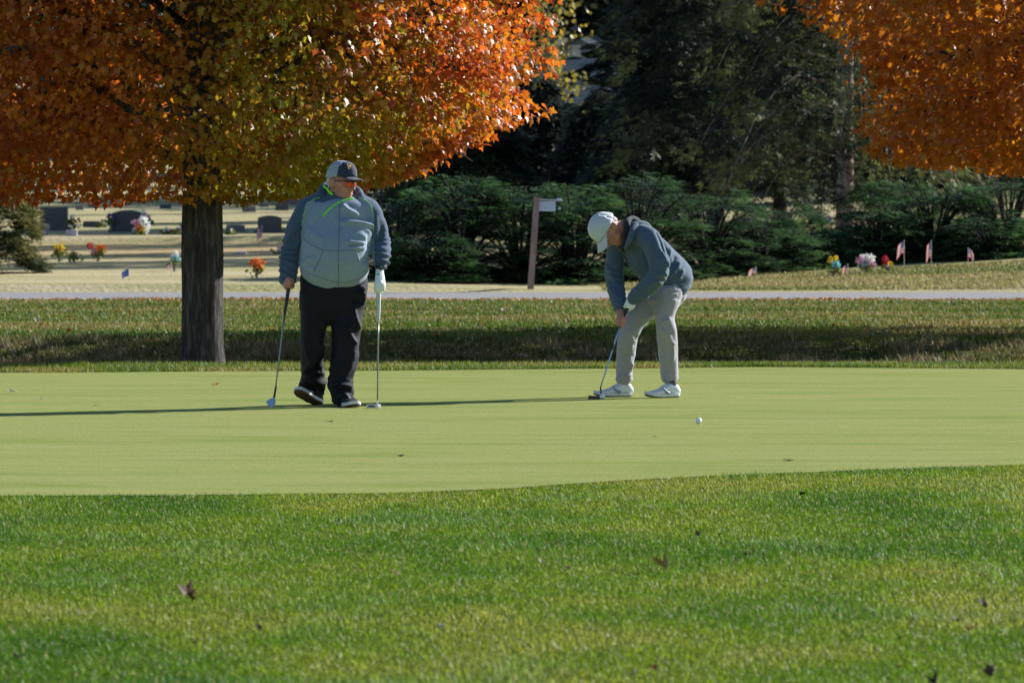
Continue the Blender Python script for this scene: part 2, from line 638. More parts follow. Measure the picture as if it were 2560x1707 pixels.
N = 440000
yy = 14.3 + (31.3 - 14.3) * rng.random(N) ** 0.85
xx = (rng.random(N) * 2 - 1) * (yy * 0.098 + 0.45)
keep = yy < yfront(xx) + 0.01
xx, yy = xx[keep], yy[keep]
cl, f, f3 = turfcol(xx, yy)
hg = rng.uniform(.009, .019, len(xx)) * (0.75 + 0.7 * fbm(np.stack([xx * 2.2, yy * 1.5, xx * 0 + 3], -1), 3)) * (1 + 0.5 * np.clip((f3 - .6) / .08, 0, 1))
grass('grass', xx, yy, H(xx, yy), hg, rng.uniform(.0034, .0056, len(xx)), cl, MAT_BLADE, 'mown green rough grass in front of the putting green', 0.7, True)

# fringe collar behind the green
N = 42000
xx = rng.uniform(-6.5, 6.5, N)
yy = yrear(xx) + rng.random(N) ** 1.3 * (50.5 - yrear(xx))
cl = lerp3(fbm(np.stack([xx * 1.5, yy * 2, xx * 0], -1), 3), [(.35, (.10, .16, .02)), (.55, (.20, .22, .04)), (.7, (.27, .24, .07))]) * rng.uniform(.6, 1.3, (N, 1))
grass('grass', xx, yy, H(xx, yy), rng.uniform(.035, .06, N), rng.uniform(.006, .011, N), cl, MAT_BLADE, 'low fringe of grass along the far edge of the putting green', .45, True)

# rough bank behind the fringe
N = 150000
yy = 55.5 + (83.2 - 55.5) * rng.random(N) ** 1.6
xx = (rng.random(N) * 2 - 1) * (yy * 0.1 + 0.5)
st = fbm(np.stack([xx * 0.12, yy * 0.55, xx * 0], -1), 3)
lump = fbm(np.stack([xx * 2.4, yy * 1.4, xx * 0 + 5], -1), 3)
low = np.clip((61.5 - yy) / 3.0, 0, 1)
cl = lerp3(st, [(.34, (.07, .13, .015)), (.44, (.16, .18, .035)), (.52, (.30, .25, .09)), (.60, (.09, .15, .018))])
dk = lerp3(lump, [(.3, (.04, .075, .012)), (.5, (.11, .11, .035)), (.65, (.20, .165, .09))])
cl = cl * (1 - low[:, None]) + dk * low[:, None]  # lower bank darker: rougher growth, plus the slope's shade put into the colour
cl = cl * rng.uniform(.55, 1.45, (N, 1))
hg = rng.uniform(.025, .065, N) * (0.4 + 1.2 * lump) * (1 + low * .7) * np.clip((84.5 - yy) / 4, .3, 1)
grass('grass', xx, yy, H(xx, yy) - .005, hg, rng.uniform(.016, .032, N), cl, MAT_DRY, 'patchy dry and green rough grass on the bank below the road', 0.95, True)

N = 2200
yy = 57 + 25 * rng.random(N) ** 1.4; xx = (rng.random(N) * 2 - 1) * (yy * .1 + .5)
k = rng.random((N, 1))
cl = np.where(k < .45, np.array([.50, .45, .38]), np.where(k < .75, np.array([.30, .17, .08]), np.array([.50, .18, .05])))
z0_ = np.full((N, 3), 0.0); z0_[:, 0] = xx; z0_[:, 1] = yy; z0_[:, 2] = H(xx, yy) + .03
tag(link('leaf_litter', scatter('leaf_litter', SLV0, [(0, 1, 2), (0, 2, 3)], z0_, frames(rng.normal(0, 1, (N, 3)) * [1, 1, .35], rng.normal(0, .5, (N, 3)) + [0, 0, 1]), rng.uniform(.018, .045, N), cl), MAT_DRY), 'small pale and rusty leaf scraps scattered over the rough bank', 'leaf litter', kind='stuff')

# near strip of cemetery lawn and leaf litter on the shoulder
N = 26000
yy = rng.uniform(90.6, 97.5, N); xx = rng.uniform(1.5, 10.5, N)
cl = lerp3(fbm(np.stack([xx * .4, yy, xx * 0], -1), 3), [(.35, (.16, .18, .05)), (.6, (.34, .29, .13))]) * rng.uniform(.7, 1.3, (N, 1))
grass('grass', xx, yy, H(xx, yy), rng.uniform(.03, .07, N), rng.uniform(.02, .035, N), cl, MAT_DRY, 'pale lawn strip across the road in front of the junipers')
N = 9000
yy = rng.uniform(82.5, 83.9, N); xx = rng.uniform(-9.5, 9.5, N)
k = rng.random((N, 1))
cl = np.where(k < .45, np.array([.45, .2, .08]), np.where(k < .75, np.array([.36, .3, .14]), np.array([.15, .17, .04]))) * rng.uniform(.6, 1.3, (N, 1))
grass('leaf_litter', xx, yy, H(xx, yy), rng.uniform(.012, .045, N) * (0.3 + 1.3 * fbm(np.stack([xx * 1.1, yy, xx * 0], -1), 2)), rng.uniform(.03, .06, N), cl, MAT_DRY, 'rusty litter of leaves and dead grass along the near edge of the road', 0.9)

# ================================================================== TREES
gm = M('maple_leaf', 0.42, 0.5)
cs = gm.attr()
gm.color(cs)
gm.leafy(cs, 0.45, 1.1)
MAT_LEAF = gm.m

gm = M('bark', 0.95, 0.1)
v1 = gm.noise(22, gm.pos((1, 1, 0.14)), 6, 0.75)
v2 = gm.noise(3, gm.pos(), 4)
gm.color(gm.mix(0.25, gm.ramp(v1, [(0.32, (.018, .017, .020)), (0.5, (.07, .065, .066)), (0.68, (.26, .24, .22))]), gm.ramp(v2, [(0.3, (.04, .04, .04)), (0.7, (.12, .10, .09))])))
gm.bump(v1, 1.0, 0.05)
MAT_BARK = gm.m
gm = M('sunlit_conifer_bark', 0.95, 0.1)
v1 = gm.noise(10, gm.pos((1, 1, 0.2)), 6, 0.7)
gm.color(gm.ramp(v1, [(0.3, (.10, .08, .07)), (0.55, (.36, .28, .24)), (0.8, (.62, .52, .45))]))
gm.bump(v1, 1.0, 0.05)
MAT_SUNBARK = gm.m  # bark lightened in colour to look sunlit though the trunk stands in shade
MAT_DBARK = plain('dark_conifer_bark', (.045, .036, .032), .95, .1)

# five-lobed maple leaf, stalk at origin, tip along +Y
_o = [(0, 0, 0), (.30, -.06, .0), (.26, .14, .0), (.52, .28, -.05), (.27, .40, 0), (.34, .62, -.02), (.14, .60, 0), (0, 1.0, -.07),
      (-.14, .60, 0), (-.34, .62, -.02), (-.27, .40, 0), (-.52, .28, -.05), (-.26, .14, .0), (-.30, -.06, .0)]
MLV = [(0, .34, .05)] + [(0, -.02, 0), (.34, .05, 0), (.24, .20, 0), (.52, .36, -.05), (.22, .52, 0), (0, 1.0, -.07), (-.22, .52, 0), (-.52, .36, -.05), (-.24, .20, 0), (-.34, .05, 0)]
MLT = [(0, i, i + 1) for i in range(1, 10)] + [(0, 10, 1)]
# plain 4-tri leaf for the hidden upper crown
SLV = [(0, 0, 0), (.5, .4, .06), (0, 1, 0), (-.5, .4, .06)]
SLT = [(0, 1, 2), (0, 2, 3)]


def taper(mb, pts, r0, r1, n=8, sub=3):
    k = len(pts)
    mb.limb(pts, [r0 + (r1 - r0) * (i / (k - 1)) ** 0.8 for i in range(k)], n, sub)


def maple(base, label, env, top, zlow, palette, nlimb, trunk_r, seed, nleaf, zcut=3.9, lean=(0, 0), single=None, azb=None, lsz=(.052, .092), az2=None, upk=1.0):
    """env(z, az) -> crown radius"""
    rs = np.random.default_rng(seed)
    t = thing('maple_tree', label, 'tree', base)
    bx, by, bz = base
    trunk = MB()
    tp = [(bx + lean[0] * s * top * .8, by + lean[1] * s, bz + s * (top * .8)) for s in (0, .045, .1, .2, .32, .45, .6, .8, 1.0)]
    rr = [trunk_r * 1.45, trunk_r * 1.04, trunk_r * .97, trunk_r * .98, trunk_r * .72, trunk_r * .55, trunk_r * .4, trunk_r * .25, .02]
    trunk.limb(tp, rr, 28, 10)
    # bark relief
    V = np.array(trunk.V)
    ang = np.arctan2(V[:, 1] - by, V[:, 0] - bx)
    rid = fbm(np.stack([np.cos(ang) * 4.5, np.sin(ang) * 4.5, V[:, 2] * 1.1], -1), 3) - .5
    kk = np.clip(1 - (V[:, 2] - bz) / 4, 0, 1) * 0.045
    V[:, 0] += np.cos(ang) * rid * kk; V[:, 1] += np.sin(ang) * rid * kk
    trunk.V = [tuple(v) for v in V]
    trunk.obj('trunk', MAT_BARK, t)
    # limbs
    limbs = MB(); anchors = []; dirs = []
    for i in range(nlimb):
        f = (i + .5) / nlimb
        z0 = zlow + bz + .35 + f ** 1.15 * (top * .72 - zlow)
        az = i * 2.39996 + rs.uniform(-.3, .3)
        zt = z0 + (.05 + .30 * f) * env(z0 - bz + .4, az) + rs.uniform(-.15, .25)
        rad = env(zt - bz, az) * rs.uniform(.78, .98)
        c = np.array([bx + lean[0] * (z0 - bz), by, z0 - .25])
        e = np.array([bx + math.cos(az) * rad, by + math.sin(az) * rad, zt])
        m1 = c * .6 + e * .4 + np.array([0, 0, .10 + .12 * rad]) + rs.normal(0, .06, 3)
        m2 = c * .28 + e * .72 + np.array([0, 0, .10 + .06 * rad]) + rs.normal(0, .08, 3)
        lr = trunk_r * (.30 - .16 * f)
        taper(limbs, [c, m1, m2, e], lr, .008, 7, 3)
        path = resample([c, m1, m2, e], 5)
        for k in range(3, len(path)):
            p = path[k]; q = path[k - 1]
            d = (p - q) / np.linalg.norm(p - q)
            for s in range(3):
                sd = np.cross(d, [0, 0, 1]) * (1 if s % 2 else -1)
                dr = d * rs.uniform(.4, .9) + sd * rs.uniform(.5, 1.0) + np.array([0, 0, rs.uniform(-.25, .35)])
                dr /= np.linalg.norm(dr)
                ln = rs.uniform(.35, .75) * (1.15 - .5 * k / len(path)) * min(1.0, rad / 2.5)
                e2 = p + dr * ln + np.array([0, 0, -.12 * ln])
                if e2[2] - bz < zcut + .8 or s == 0:
                    limbs.limb([p, (p + e2) / 2 + np.array([0, 0, .04]), e2], [lr * .22 + .004, lr * .12 + .003, .003], 4, 2, dome=False)
                for u in np.linspace(.25, 1, 4):
                    anchors.append(p + (e2 - p) * u); dirs.append(dr)
    limbs.obj('limb', MAT_BARK, t)
    anchors = np.array(anchors); dirs = np.array(dirs)
    # leaf positions: round the twigs and inside the envelope
    zc = bz + zcut
    def cloud(N, zmin, zmax, sig):
        ok = (anchors[:, 2] > zmin - .5) & (anchors[:, 2] < zmax + .5)
        A = anchors[ok]; D = dirs[ok]
        ix = rs.integers(0, len(A), N)
        p = A[ix] + rs.normal(0, sig, (N, 3)) * np.array([1, 1, .75])
        d = D[ix]
        az = np.arctan2(p[:, 1] - by, p[:, 0] - bx)
        rad = np.hypot(p[:, 0] - bx, p[:, 1] - by)
        er = np.array([env(z - bz, a) for z, a in zip(p[:, 2], az)])
        lim = er * (1.0 + .07 * np.sin(az * 9 + p[:, 2] * 7) + .05 * np.sin(az * 23 + p[:, 2] * 13))
        k = (rad < lim) & (p[:, 2] > zmin) & (p[:, 2] < zmax)
        return p[k], d[k], (rad / np.maximum(er, .01))[k]
    parts = []
    p1, d1, q1 = cloud(nleaf, bz + zlow - .1, zc, .17)
    # outer shell of hanging sprays, fills the outline of the crown
    M_ = int(nleaf * .72)
    z = rs.uniform(bz + zlow - .05, zc, M_); az = rs.uniform(0, 2 * math.pi, M_) if az2 is None else rs.uniform(az2[0], az2[1], M_)
    er = np.array([env(a - bz, b) for a, b in zip(z, az)])
    cn = fbm(np.stack([np.cos(az) * 5, np.sin(az) * 5, z * 2.6], -1), 3)
    fr = 1 - np.abs(rs.normal(0, .11, M_)) - np.clip(cn - .46, 0, 1) * .5
    fr += .05 * np.sin(az * 11 + z * 5) + .28 * (fbm(np.stack([np.cos(az) * 3.1, np.sin(az) * 3.1, z * 1.5 + 8], -1), 3) - .5)
    p2 = np.stack([bx + np.cos(az) * er * fr, by + np.sin(az) * er * fr, z], -1)
    und = zlow + bz + .05 + 1.25 * np.clip(fbm(np.stack([p2[:, 0] * 1.7, p2[:, 1] * 1.7, p2[:, 0] * 0], -1), 3) - .50, -.2, .5)
    gap = (fbm(p2 * 2.3, 2) > .36) & (p2[:, 2] > und)
    p2 = p2[gap]; q2 = fr[gap]
    d2 = np.stack([np.cos(az[gap]), np.sin(az[gap]), np.full(gap.sum(), -.2)], -1)
    # underside of the crown
    M5 = int(nleaf * .32)
    az = rs.uniform(0, 2 * math.pi, M5)
    z5 = bz + zlow + .0 + rs.uniform(0, .75, M5)
    er = np.array([env(a - bz, b) for a, b in zip(z5, az)]); q5 = np.sqrt(rs.uniform(.05, 1, M5)) * .98
    p5 = np.stack([bx + np.cos(az) * er * q5, by + np.sin(az) * er * q5, z5], -1)
    k5 = p5[:, 2] > bz + zlow + .02 + 1.9 * np.clip(fbm(np.stack([p5[:, 0] * 2.1, p5[:, 1] * 2.1, p5[:, 0] * 0], -1), 3) - .46, -.1, .5)
    p5, q5, az = p5[k5], q5[k5], az[k5]
    d5 = np.stack([np.cos(az), np.sin(az), np.full(len(az), -.5)], -1)
    pp_ = np.concatenate([p1, p2, p5]); dd = np.concatenate([d1, d2, d5]); qq = np.concatenate([q1, q2, q5])
    thin = (np.abs(pp_[:, 0] - bx + .02) < .40) & (pp_[:, 1] < by) & (rs.random(len(pp_)) < .62) & (fbm(pp_ * 2.6 + 5, 2) > .40)
    pp_, dd, qq = pp_[~thin], dd[~thin], qq[~thin]
    def leafrot(dd, n):
        d = dd * .5 + rs.normal(0, .45, (n, 3)); d[:, 2] -= .65
        nn = rs.normal(0, .6, (n, 3)); nn[:, 2] += .7; nn += dd * .35
        d = d / np.linalg.norm(d, axis=1, keepdims=True)
        x = np.cross(d, nn); x /= np.linalg.norm(x, axis=1, keepdims=True) + 1e-9
        return np.stack([x, d, np.cross(x, d)], axis=2)
    n = len(pp_)
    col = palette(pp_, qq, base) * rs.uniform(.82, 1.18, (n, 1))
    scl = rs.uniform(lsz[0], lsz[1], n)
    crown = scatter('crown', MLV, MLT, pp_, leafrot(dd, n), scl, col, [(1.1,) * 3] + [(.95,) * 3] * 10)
    co = link('crown', crown, MAT_LEAF, t); tag(co, kind='stuff')
    # sparser, larger leaves above (out of the picture, they cast the shade)
    p3, d3, q3 = cloud(int(nleaf * .7), zc, bz + top, .3)
    M2 = int(nleaf * .35)
    z = rs.uniform(zc, bz + top, M2); az = rs.uniform(0, 2 * math.pi, M2)
    er = np.array([env(a - bz, b) for a, b in zip(z, az)]); fr = 1 - np.abs(rs.normal(0, .1, M2))
    p4 = np.stack([bx + np.cos(az) * er * fr, by + np.sin(az) * er * fr, z], -1)
    d4 = np.stack([np.cos(az), np.sin(az), np.full(M2, -.2)], -1)
    pp3 = np.concatenate([p3, p4]); dd3 = np.concatenate([d3, d4]); qq3 = np.concatenate([q3, fr])
    n3 = len(pp3)
    kp = rs.random(len(pp3)) < upk; pp3, dd3, qq3 = pp3[kp], dd3[kp], qq3[kp]; n3 = len(pp3)
    up = scatter('upper_crown', SLV, SLT, pp3, leafrot(dd3, n3), rs.uniform(.16, .26, n3), palette(pp3, qq3, base) * rs.uniform(.75, 1.25, (n3, 1)))
    tag(link('upper_crown', up, MAT_LEAF, t), kind='stuff')
    # single leaves along the nearest, best lit edge are parts of their own
    if single is not None:
        ix = np.nonzero(single(p2))[0]
        ix = ix[rs.permutation(len(ix))[:200]]
        lm = {}
        for c_i in range(4):
            cc = [(.60, .12, .025), (.62, .24, .03), (.42, .06, .025), (.36, .30, .035)][c_i]
            lm[c_i] = mesh_from('leaf', MLV, MLT, False, np.tile(np.array(cc), (11, 1)))
            lm[c_i].materials.append(MAT_LEAF)
        rot = leafrot(d2[ix], len(ix))
        for j, k in enumerate(ix):
            o = bpy.data.objects.new('leaf', lm[int(rs.choice(4, p=[.45, .25, .15, .15]))])
            COL.objects.link(o); o.parent = t
            mt = Matrix([list(r) for r in rot[j]]).to_4x4() @ Matrix.Scale(float(rs.uniform(.08, .12)), 4)
            off = (p2[k] + d2[k] * .04) - np.array(base)
            mt.translation = Vector(off)
            o.matrix_local = mt
    return t


def pal_mix(w_, cols):
    """w_ (n,k) weights -> pick one colour per leaf"""
    w_ = np.clip(w_, 0, None) + 1e-4
    c = np.cumsum(w_ / w_.sum(1, keepdims=True), 1)
    k = (rng.random((len(w_), 1)) > c).sum(1)
    pick = np.array(cols)[np.minimum(k, len(cols) - 1)]
    ww = w_ ** 1.5; mean = (ww / ww.sum(1, keepdims=True)) @ np.array(cols)
    return pick * .3 + mean * .7


LC = [(.66, .12, .020), (.66, .27, .02), (.25, .26, .015), (.50, .42, .03), (.32, .035, .025), (.54, .165, .008), (.42, .075, .008)]
#      red-orange        amber            olive            yellow           wine             brown-orange      rust


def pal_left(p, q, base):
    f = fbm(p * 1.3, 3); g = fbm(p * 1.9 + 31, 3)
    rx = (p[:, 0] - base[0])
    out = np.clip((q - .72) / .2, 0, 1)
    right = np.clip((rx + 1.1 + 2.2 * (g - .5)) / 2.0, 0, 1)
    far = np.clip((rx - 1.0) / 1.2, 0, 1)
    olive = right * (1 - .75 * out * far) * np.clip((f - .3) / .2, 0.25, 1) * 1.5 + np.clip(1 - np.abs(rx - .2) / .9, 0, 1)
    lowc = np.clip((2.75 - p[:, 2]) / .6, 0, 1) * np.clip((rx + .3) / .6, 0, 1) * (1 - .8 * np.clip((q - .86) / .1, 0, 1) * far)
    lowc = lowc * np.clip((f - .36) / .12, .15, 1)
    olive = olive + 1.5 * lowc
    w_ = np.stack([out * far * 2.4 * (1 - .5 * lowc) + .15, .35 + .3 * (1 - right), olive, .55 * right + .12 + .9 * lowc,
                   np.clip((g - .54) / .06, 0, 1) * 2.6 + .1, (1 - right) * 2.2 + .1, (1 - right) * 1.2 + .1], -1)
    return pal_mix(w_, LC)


def pal_right(p, q, base):
    g = fbm(p * 1.5 + 11, 3)
    n = len(p)
    o1 = np.ones(n)
    w_ = np.stack([.35 * o1, 1.5 * o1, .25 * o1, .5 * o1, np.clip((g - .55) / .08, 0, 1) * 1.2 + .05, 1.8 * o1, .9 * o1], -1)
    return pal_mix(w_, LC)


def env_left(z, az):
    zr = [0, 1.88, 1.94, 2.12, 2.38, 2.66, 2.95, 3.8, 5.5, 7.5, 9.5, 10.2]
    rr = [0, .6, 1.45, 2.15, 2.55, 3.2, 3.35, 3.55, 3.7, 2.9, 1.2, .1]
    rl = [0, 2.6, 3.3, 3.7, 3.9, 4.1, 4.2, 4.3, 4.2, 3.1, 1.2, .1]
    k = .5 + .5 * math.cos(az)
    k = k * k * (3 - 2 * k)
    return (1 - k) * float(np.interp(z, zr, rl)) + k * float(np.interp(z, zr, rr))


TB = (P(506, 500, 53).x, 53.0, -0.36)
maple(TB, 'large maple with red and olive leaves and thick grey trunk behind the golfer', env_left, 10.2, 1.88, pal_left, 46, .205, 3, 32000,
      zcut=4.15, single=lambda p: (p[:, 0] > TB[0] + 1.5) & (p[:, 1] < TB[1] + .8) & (p[:, 2] < 3.6))


def env_right(z, az):
    zr = [0, 1.75, 1.83, 1.93, 2.25, 2.9, 3.32, 3.83, 4.6, 5.5, 6.4]
    rr = [0, 1.0, 2.1, 3.1, 3.3, 3.4, 3.75, 4.35, 4.2, 2.8, .1]
    return float(np.interp(z, zr, rr)) * (1 + .05 * math.sin(3 * az))


TB2 = (7.6, 64.0, 0.02)
maple(TB2, 'maple with golden orange leaves reaching in at the top right of the view', env_right, 6.4, 1.75, pal_right, 44, .2, 11, 16500, zcut=4.2, lsz=(.07, .12), az2=(1.9, 5.6), upk=.18)

# ---------------------------------------------------------------- conifers
gm = M('conifer_foliage', 0.6, 0.3)
cs = gm.attr(); gm.color(cs); gm.leafy(cs, 0.28, 1.2)
MAT_CON = gm.m
# a spray: fan of narrow tufts, root at origin, along +Y
CSV, CST = [], []
for a, l in ((-38, .75), (0, 1.0), (38, .75)):
    ca, sa = math.cos(R(a)), math.sin(R(a))
    b = len(CSV)
    for (u, v, h) in ((0, 0, 0), (-.09, l * .5, .04), (.09, l * .5, .04), (0, l, -.08)):
        CSV.append((u * ca + v * sa, -u * sa + v * ca, h))
    CST += [(b, b + 2, b + 1), (b + 1, b + 2, b + 3)]


CS1V = [(0, 0, 0), (-.22, .5, .03), (.22, .5, .03), (0, 1, -.08)]
CS1T = [(0, 2, 1), (1, 2, 3)]


def conifer(name, label, base, top, rad, zlow, n1, c_in, c_tip, seed, spray=.3, droop=.25, trunk_r=.18, nl=60, zvis=6.4, group=None, shape=1.0):
    rs = np.random.default_rng(seed)
    t = thing(name, label, 'tree', base, group)
    bx, by, bz = base
    tr = MB()
    wob = rs.normal(0, .05, (6, 2))
    tr.limb([(bx + wob[i][0] * i * .3, by, bz + top * s) for i, s in enumerate((0, .08, .25, .5, .75, .97))], [trunk_r * k for k in (1.25, 1, .9, .62, .35, .06)], 12, 4)
    L = []
    A, D, Q = [], [], []
    for i in range(nl):
        f = (i + rs.uniform(0, 1)) / nl
        z = zlow + f * (top - zlow) * .985
        az = i * 2.39996 + rs.uniform(-.4, .4)
        r = rad * ((1 - f) ** shape) * rs.uniform(.72, 1.08) + .12
        c = np.array([bx, by, bz + z]); o = np.array([math.cos(az), math.sin(az), 0])
        pts = [c, c + o * r * .4 + [0, 0, .10 * r], c + o * r * .75 + [0, 0, .02 * r - droop * .3 * r], c + o * r + [0, 0, -droop * r]]
        if z < zvis + 1:
            tr.limb(pts, [trunk_r * .16, trunk_r * .11, trunk_r * .07, .006], 4, 2, dome=False)
        path = resample(pts, 4)
        m = max(2, int(n1 * r / rad))
        for k in range(m):
            u = rs.uniform(.18, 1.0) ** .7 * (len(path) - 1.001)
            p = path[int(u)] * (1 - u % 1) + path[int(u) + 1] * (u % 1)
            side = np.cross(o, [0, 0, 1]) * rs.choice([-1, 1])
            off = side * abs(rs.normal(0, .18)) * r
            d = o * rs.uniform(.4, 1) + side * rs.uniform(0, .9) + np.array([0, 0, -rs.uniform(0, .9) * droop * 2 + .15])
            A.append(p + off + rs.normal(0, .05, 3)); D.append(d); Q.append(np.hypot(*(p + off - c)[:2]) / max(r, .1))
    tr.obj('trunk', MAT_SUNBARK if seed == 23 else MAT_DBARK, t)  # only the drooping cedar gets the bark painted as sunlit
    A = np.array(A); D = np.array(D); Q = np.array(Q)
    hi = A[:, 2] > bz + zvis
    drop = hi & (rs.random(len(A)) < .6)
    A, D, Q, hi = A[~drop], D[~drop], Q[~drop], hi[~drop]
    n = len(A)
    nn = rs.normal(0, .35, (n, 3)); nn[:, 2] += 1
    d = D / np.linalg.norm(D, axis=1, keepdims=True)
    x = np.cross(d, nn); x /= np.linalg.norm(x, axis=1, keepdims=True) + 1e-9
    rot = np.stack([x, d, np.cross(x, d)], axis=2)
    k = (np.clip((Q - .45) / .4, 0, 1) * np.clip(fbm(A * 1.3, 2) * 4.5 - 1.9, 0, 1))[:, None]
    col = (np.array(c_in) * (1 - k) + np.array(c_tip) * k) * rs.uniform(.65, 1.3, (n, 1))  # inner shade and sunlit clumps painted in, along with paler tip growth
    scl = spray * rs.uniform(.7, 1.35, n) * np.where(hi, 1.7, 1)
    tag(link('crown', scatter('crown', CS1V if name == 'far_tree' else CSV, CS1T if name == 'far_tree' else CST, A, rot, scl, col, None), MAT_CON, t), kind='stuff')
    return t


def gx(px, d):
    x = P(px, 0, d).x
    return (x, d, float(H(np.array([x]), np.array([d]))[0]) - .03)


DK, TP = (.028, .045, .026), (.13, .15, .05)
conifer('spruce_tree', 'tall dark spruce left of the bare dark trunk, beyond the junipers', gx(1735, 128), 13.5, 2.75, 1.2, 330, (.005, .013, .012), (.06, .09, .04), 21, .25, .35, .17, 90, shape=.75)
conifer('spruce_tree', 'dark spruce with a straight black trunk, in the middle of the dark trees', gx(1790, 121), 14, 2.9, 2.0, 380, (.005, .013, .012), (.11, .14, .055), 22, .18, .45, .19, 80, shape=.7)
conifer('cedar_tree', 'drooping cedar with a bare lower trunk painted as sunlit rising between the junipers', gx(2112, 110), 13, 3.4, 1.75, 420, (.006, .013, .011), (.17, .195, .07), 23, .17, .6, .175, 95, shape=.6)
conifer('spruce_tree', 'short black-green spruce in front of the blue-shaded house', gx(1345, 142), 3.7, 1.9, .4, 120, (.010, .020, .016), (.02, .035, .022), 24, .34, .3, .13, 60, shape=.6)
conifer('spruce_tree', 'dark spruce with its pointed top just below the house gable', gx(1505, 134), 3.4, 1.7, .3, 130, (.008, .018, .017), (.05, .07, .04), 33, .26, .3, .12, 60, shape=.6)
conifer('cedar_tree', 'dark cedar behind the right end of the junipers, partly hidden by golden leaves', gx(2470, 118), 12, 3.0, 1.9, 160, (.010, .017, .012), (.08, .09, .035), 25, .34, .5, .17, 70, shape=.7)
conifer('spruce_tree', 'olive-tipped spruce under the red edge of the maple, behind the left junipers', gx(1170, 126), 3.6, 2.2, .3, 150, (.006, .015, .012), (.08, .11, .045), 26, .30, .3, .12, 60, shape=.55)
conifer('spruce_tree', 'dark spruce directly right of the standing golfer, behind the junipers', gx(990, 134), 4.4, 2.2, .3, 130, (.011, .020, .015), (.07, .09, .04), 27, .32, .3, .12, 60, shape=.6)
conifer('cedar_tree', 'dark cedar seen between the tall spruce and the drooping cedar', gx(1950, 132), 13, 3.0, 1.2, 170, (.010, .018, .013), (.07, .085, .035), 28, .36, .4, .15, 80, shape=.7)
conifer('spruce_tree', 'small dark evergreen beside the road at the left edge of the view', gx(-18, 96.5), 3.6, .80, .12, 170, (.035, .05, .022), (.20, .19, .06), 29, .17, .15, .07, 70, shape=.55)

conifer('cedar_tree', 'black-green cedar at the right edge of the view, under the golden leaves', gx(2600, 126), 9, 2.6, .4, 150, (.010, .017, .012), (.04, .05, .02), 31, .30, .4, .15, 60, shape=.6)
# far row closing the view
far = [(820, 205, 9, 'round dark tree far behind the standing golfer\'s cap'), (1040, 190, 10, 'far dark tree under the tip of the red maple branches'), (1200, 176, 2.0, 'low dark tree far back, left of the house'),
       (1700, 172, 13, 'far dark tree right of the house'), (1800, 180, 14, 'far dark tree behind the black straight trunk'), (1990, 168, 13, 'far dark tree behind the drooping cedar'),
       (2200, 175, 13, 'far dark tree behind the flags on the lawn'), (2400, 165, 12, 'far dark tree behind the right-hand junipers'), (2600, 170, 12, 'rightmost far dark tree'), (2330, 150, 4.2, 'low far dark tree behind the tall juniper and its flag'), (1500, 158, 2.2, 'low dark tree far back, right in front of the house wall')]
for i, (px, d, h, lb) in enumerate(far):
    conifer('far_tree', lb, gx(px, d), h, 4.6 if h > 5 else 2.4, .1, 120, (.010, .017, .012), (.03, .038, .02), 50 + i, .62, .2, .16, 60, 9.5, 'dark trees far behind the junipers', .45)
for i, (px, h, lb) in enumerate([(-160, 12, 'leftmost far tree on the rise beyond the graves'), (90, 10, 'far tree on the rise behind the tall black headstone'), (330, 12, 'far tree on the rise behind the wide black headstone'), (560, 11, 'far tree on the rise behind the maple trunk'), (740, 12, 'far tree on the rise behind the brown monument')]):
    conifer('far_tree', lb, gx(px, 262 + 9 * (i % 3)), h, 6.5, .2, 130, (.03, .045, .022), (.07, .08, .03), 70 + i, .95, .2, .2, 60, 14, 'trees on the rise beyond the graves', .45)

conifer('far_tree', 'tall dark tree rising directly behind the house gable', gx(1440, 214), 15, 6.5, .1, 260, (.010, .017, .012), (.03, .038, .02), 66, .8, .2, .16, 90, 12, 'dark trees far behind the junipers', .4)
conifer('far_tree', 'dark tree far back behind the right edge of the red maple', gx(1290, 222), 15, 6.0, .1, 240, (.010, .017, .012), (.03, .038, .02), 67, .8, .2, .16, 90, 12, 'dark trees far behind the junipers', .4)
# yellow-leaved tree in front of the house
def env_y(z, az): return float(np.interp(z, [0, 2.0, 2.6, 4, 5.2, 5.8], [0, .25, .6, 1.1, .9, .1]))
def ytree():
    rs = np.random.default_rng(5)
    base = gx(1365, 150)
    t = thing('birch_tree', 'thin yellow-leaved tree in front of the blue-shaded house', 'tree', base)
    b = np.array(base)
    m = MB(); m.limb([b, b + [.05, 0, 2], b + [.0, 0, 4], b + [.1, 0, 7.3]], [.09, .07, .05, .01], 8, 4)
    A = []
    for i in range(46):
        z = 3.0 + 4.6 * i / 46; az = i * 2.4; r = rs.uniform(.5, 1.25)
        c = b + [0, 0, z]; e = c + np.array([math.cos(az) * r, math.sin(az) * r, .3 - .8 * r * .5])
        m.limb([c, (c + e) / 2 + [0, 0, .15], e], [.02, .012, .004], 4, 2, dome=False)
        for k in range(26):
            u = rs.uniform(.3, 1.05)
            A.append(c + (e - c) * u + rs.normal(0, .13, 3) - [0, 0, abs(rs.normal(0, .12))])
    m.obj('trunk', MAT_BARK, t)
    A = np.array(A); n = len(A)
    D = rs.normal(0, .4, (n, 3)); D[:, 2] -= .7
    d = D / np.linalg.norm(D, axis=1, keepdims=True); x = np.cross(d, rs.normal(size=(n, 3))); x /= np.linalg.norm(x, axis=1, keepdims=True)
    rot = np.stack([x, d, np.cross(x, d)], axis=2)
    cl = np.where(rs.random((n, 1)) < .6, np.array([.30, .24, .04]), np.array([.2, .19, .06])) * rs.uniform(.6, 1.3, (n, 1))
    tag(link('crown', scatter('crown', SLV, SLT, A, rot, rs.uniform(.10, .17, n), cl), MAT_LEAF, t), kind='stuff')
ytree()

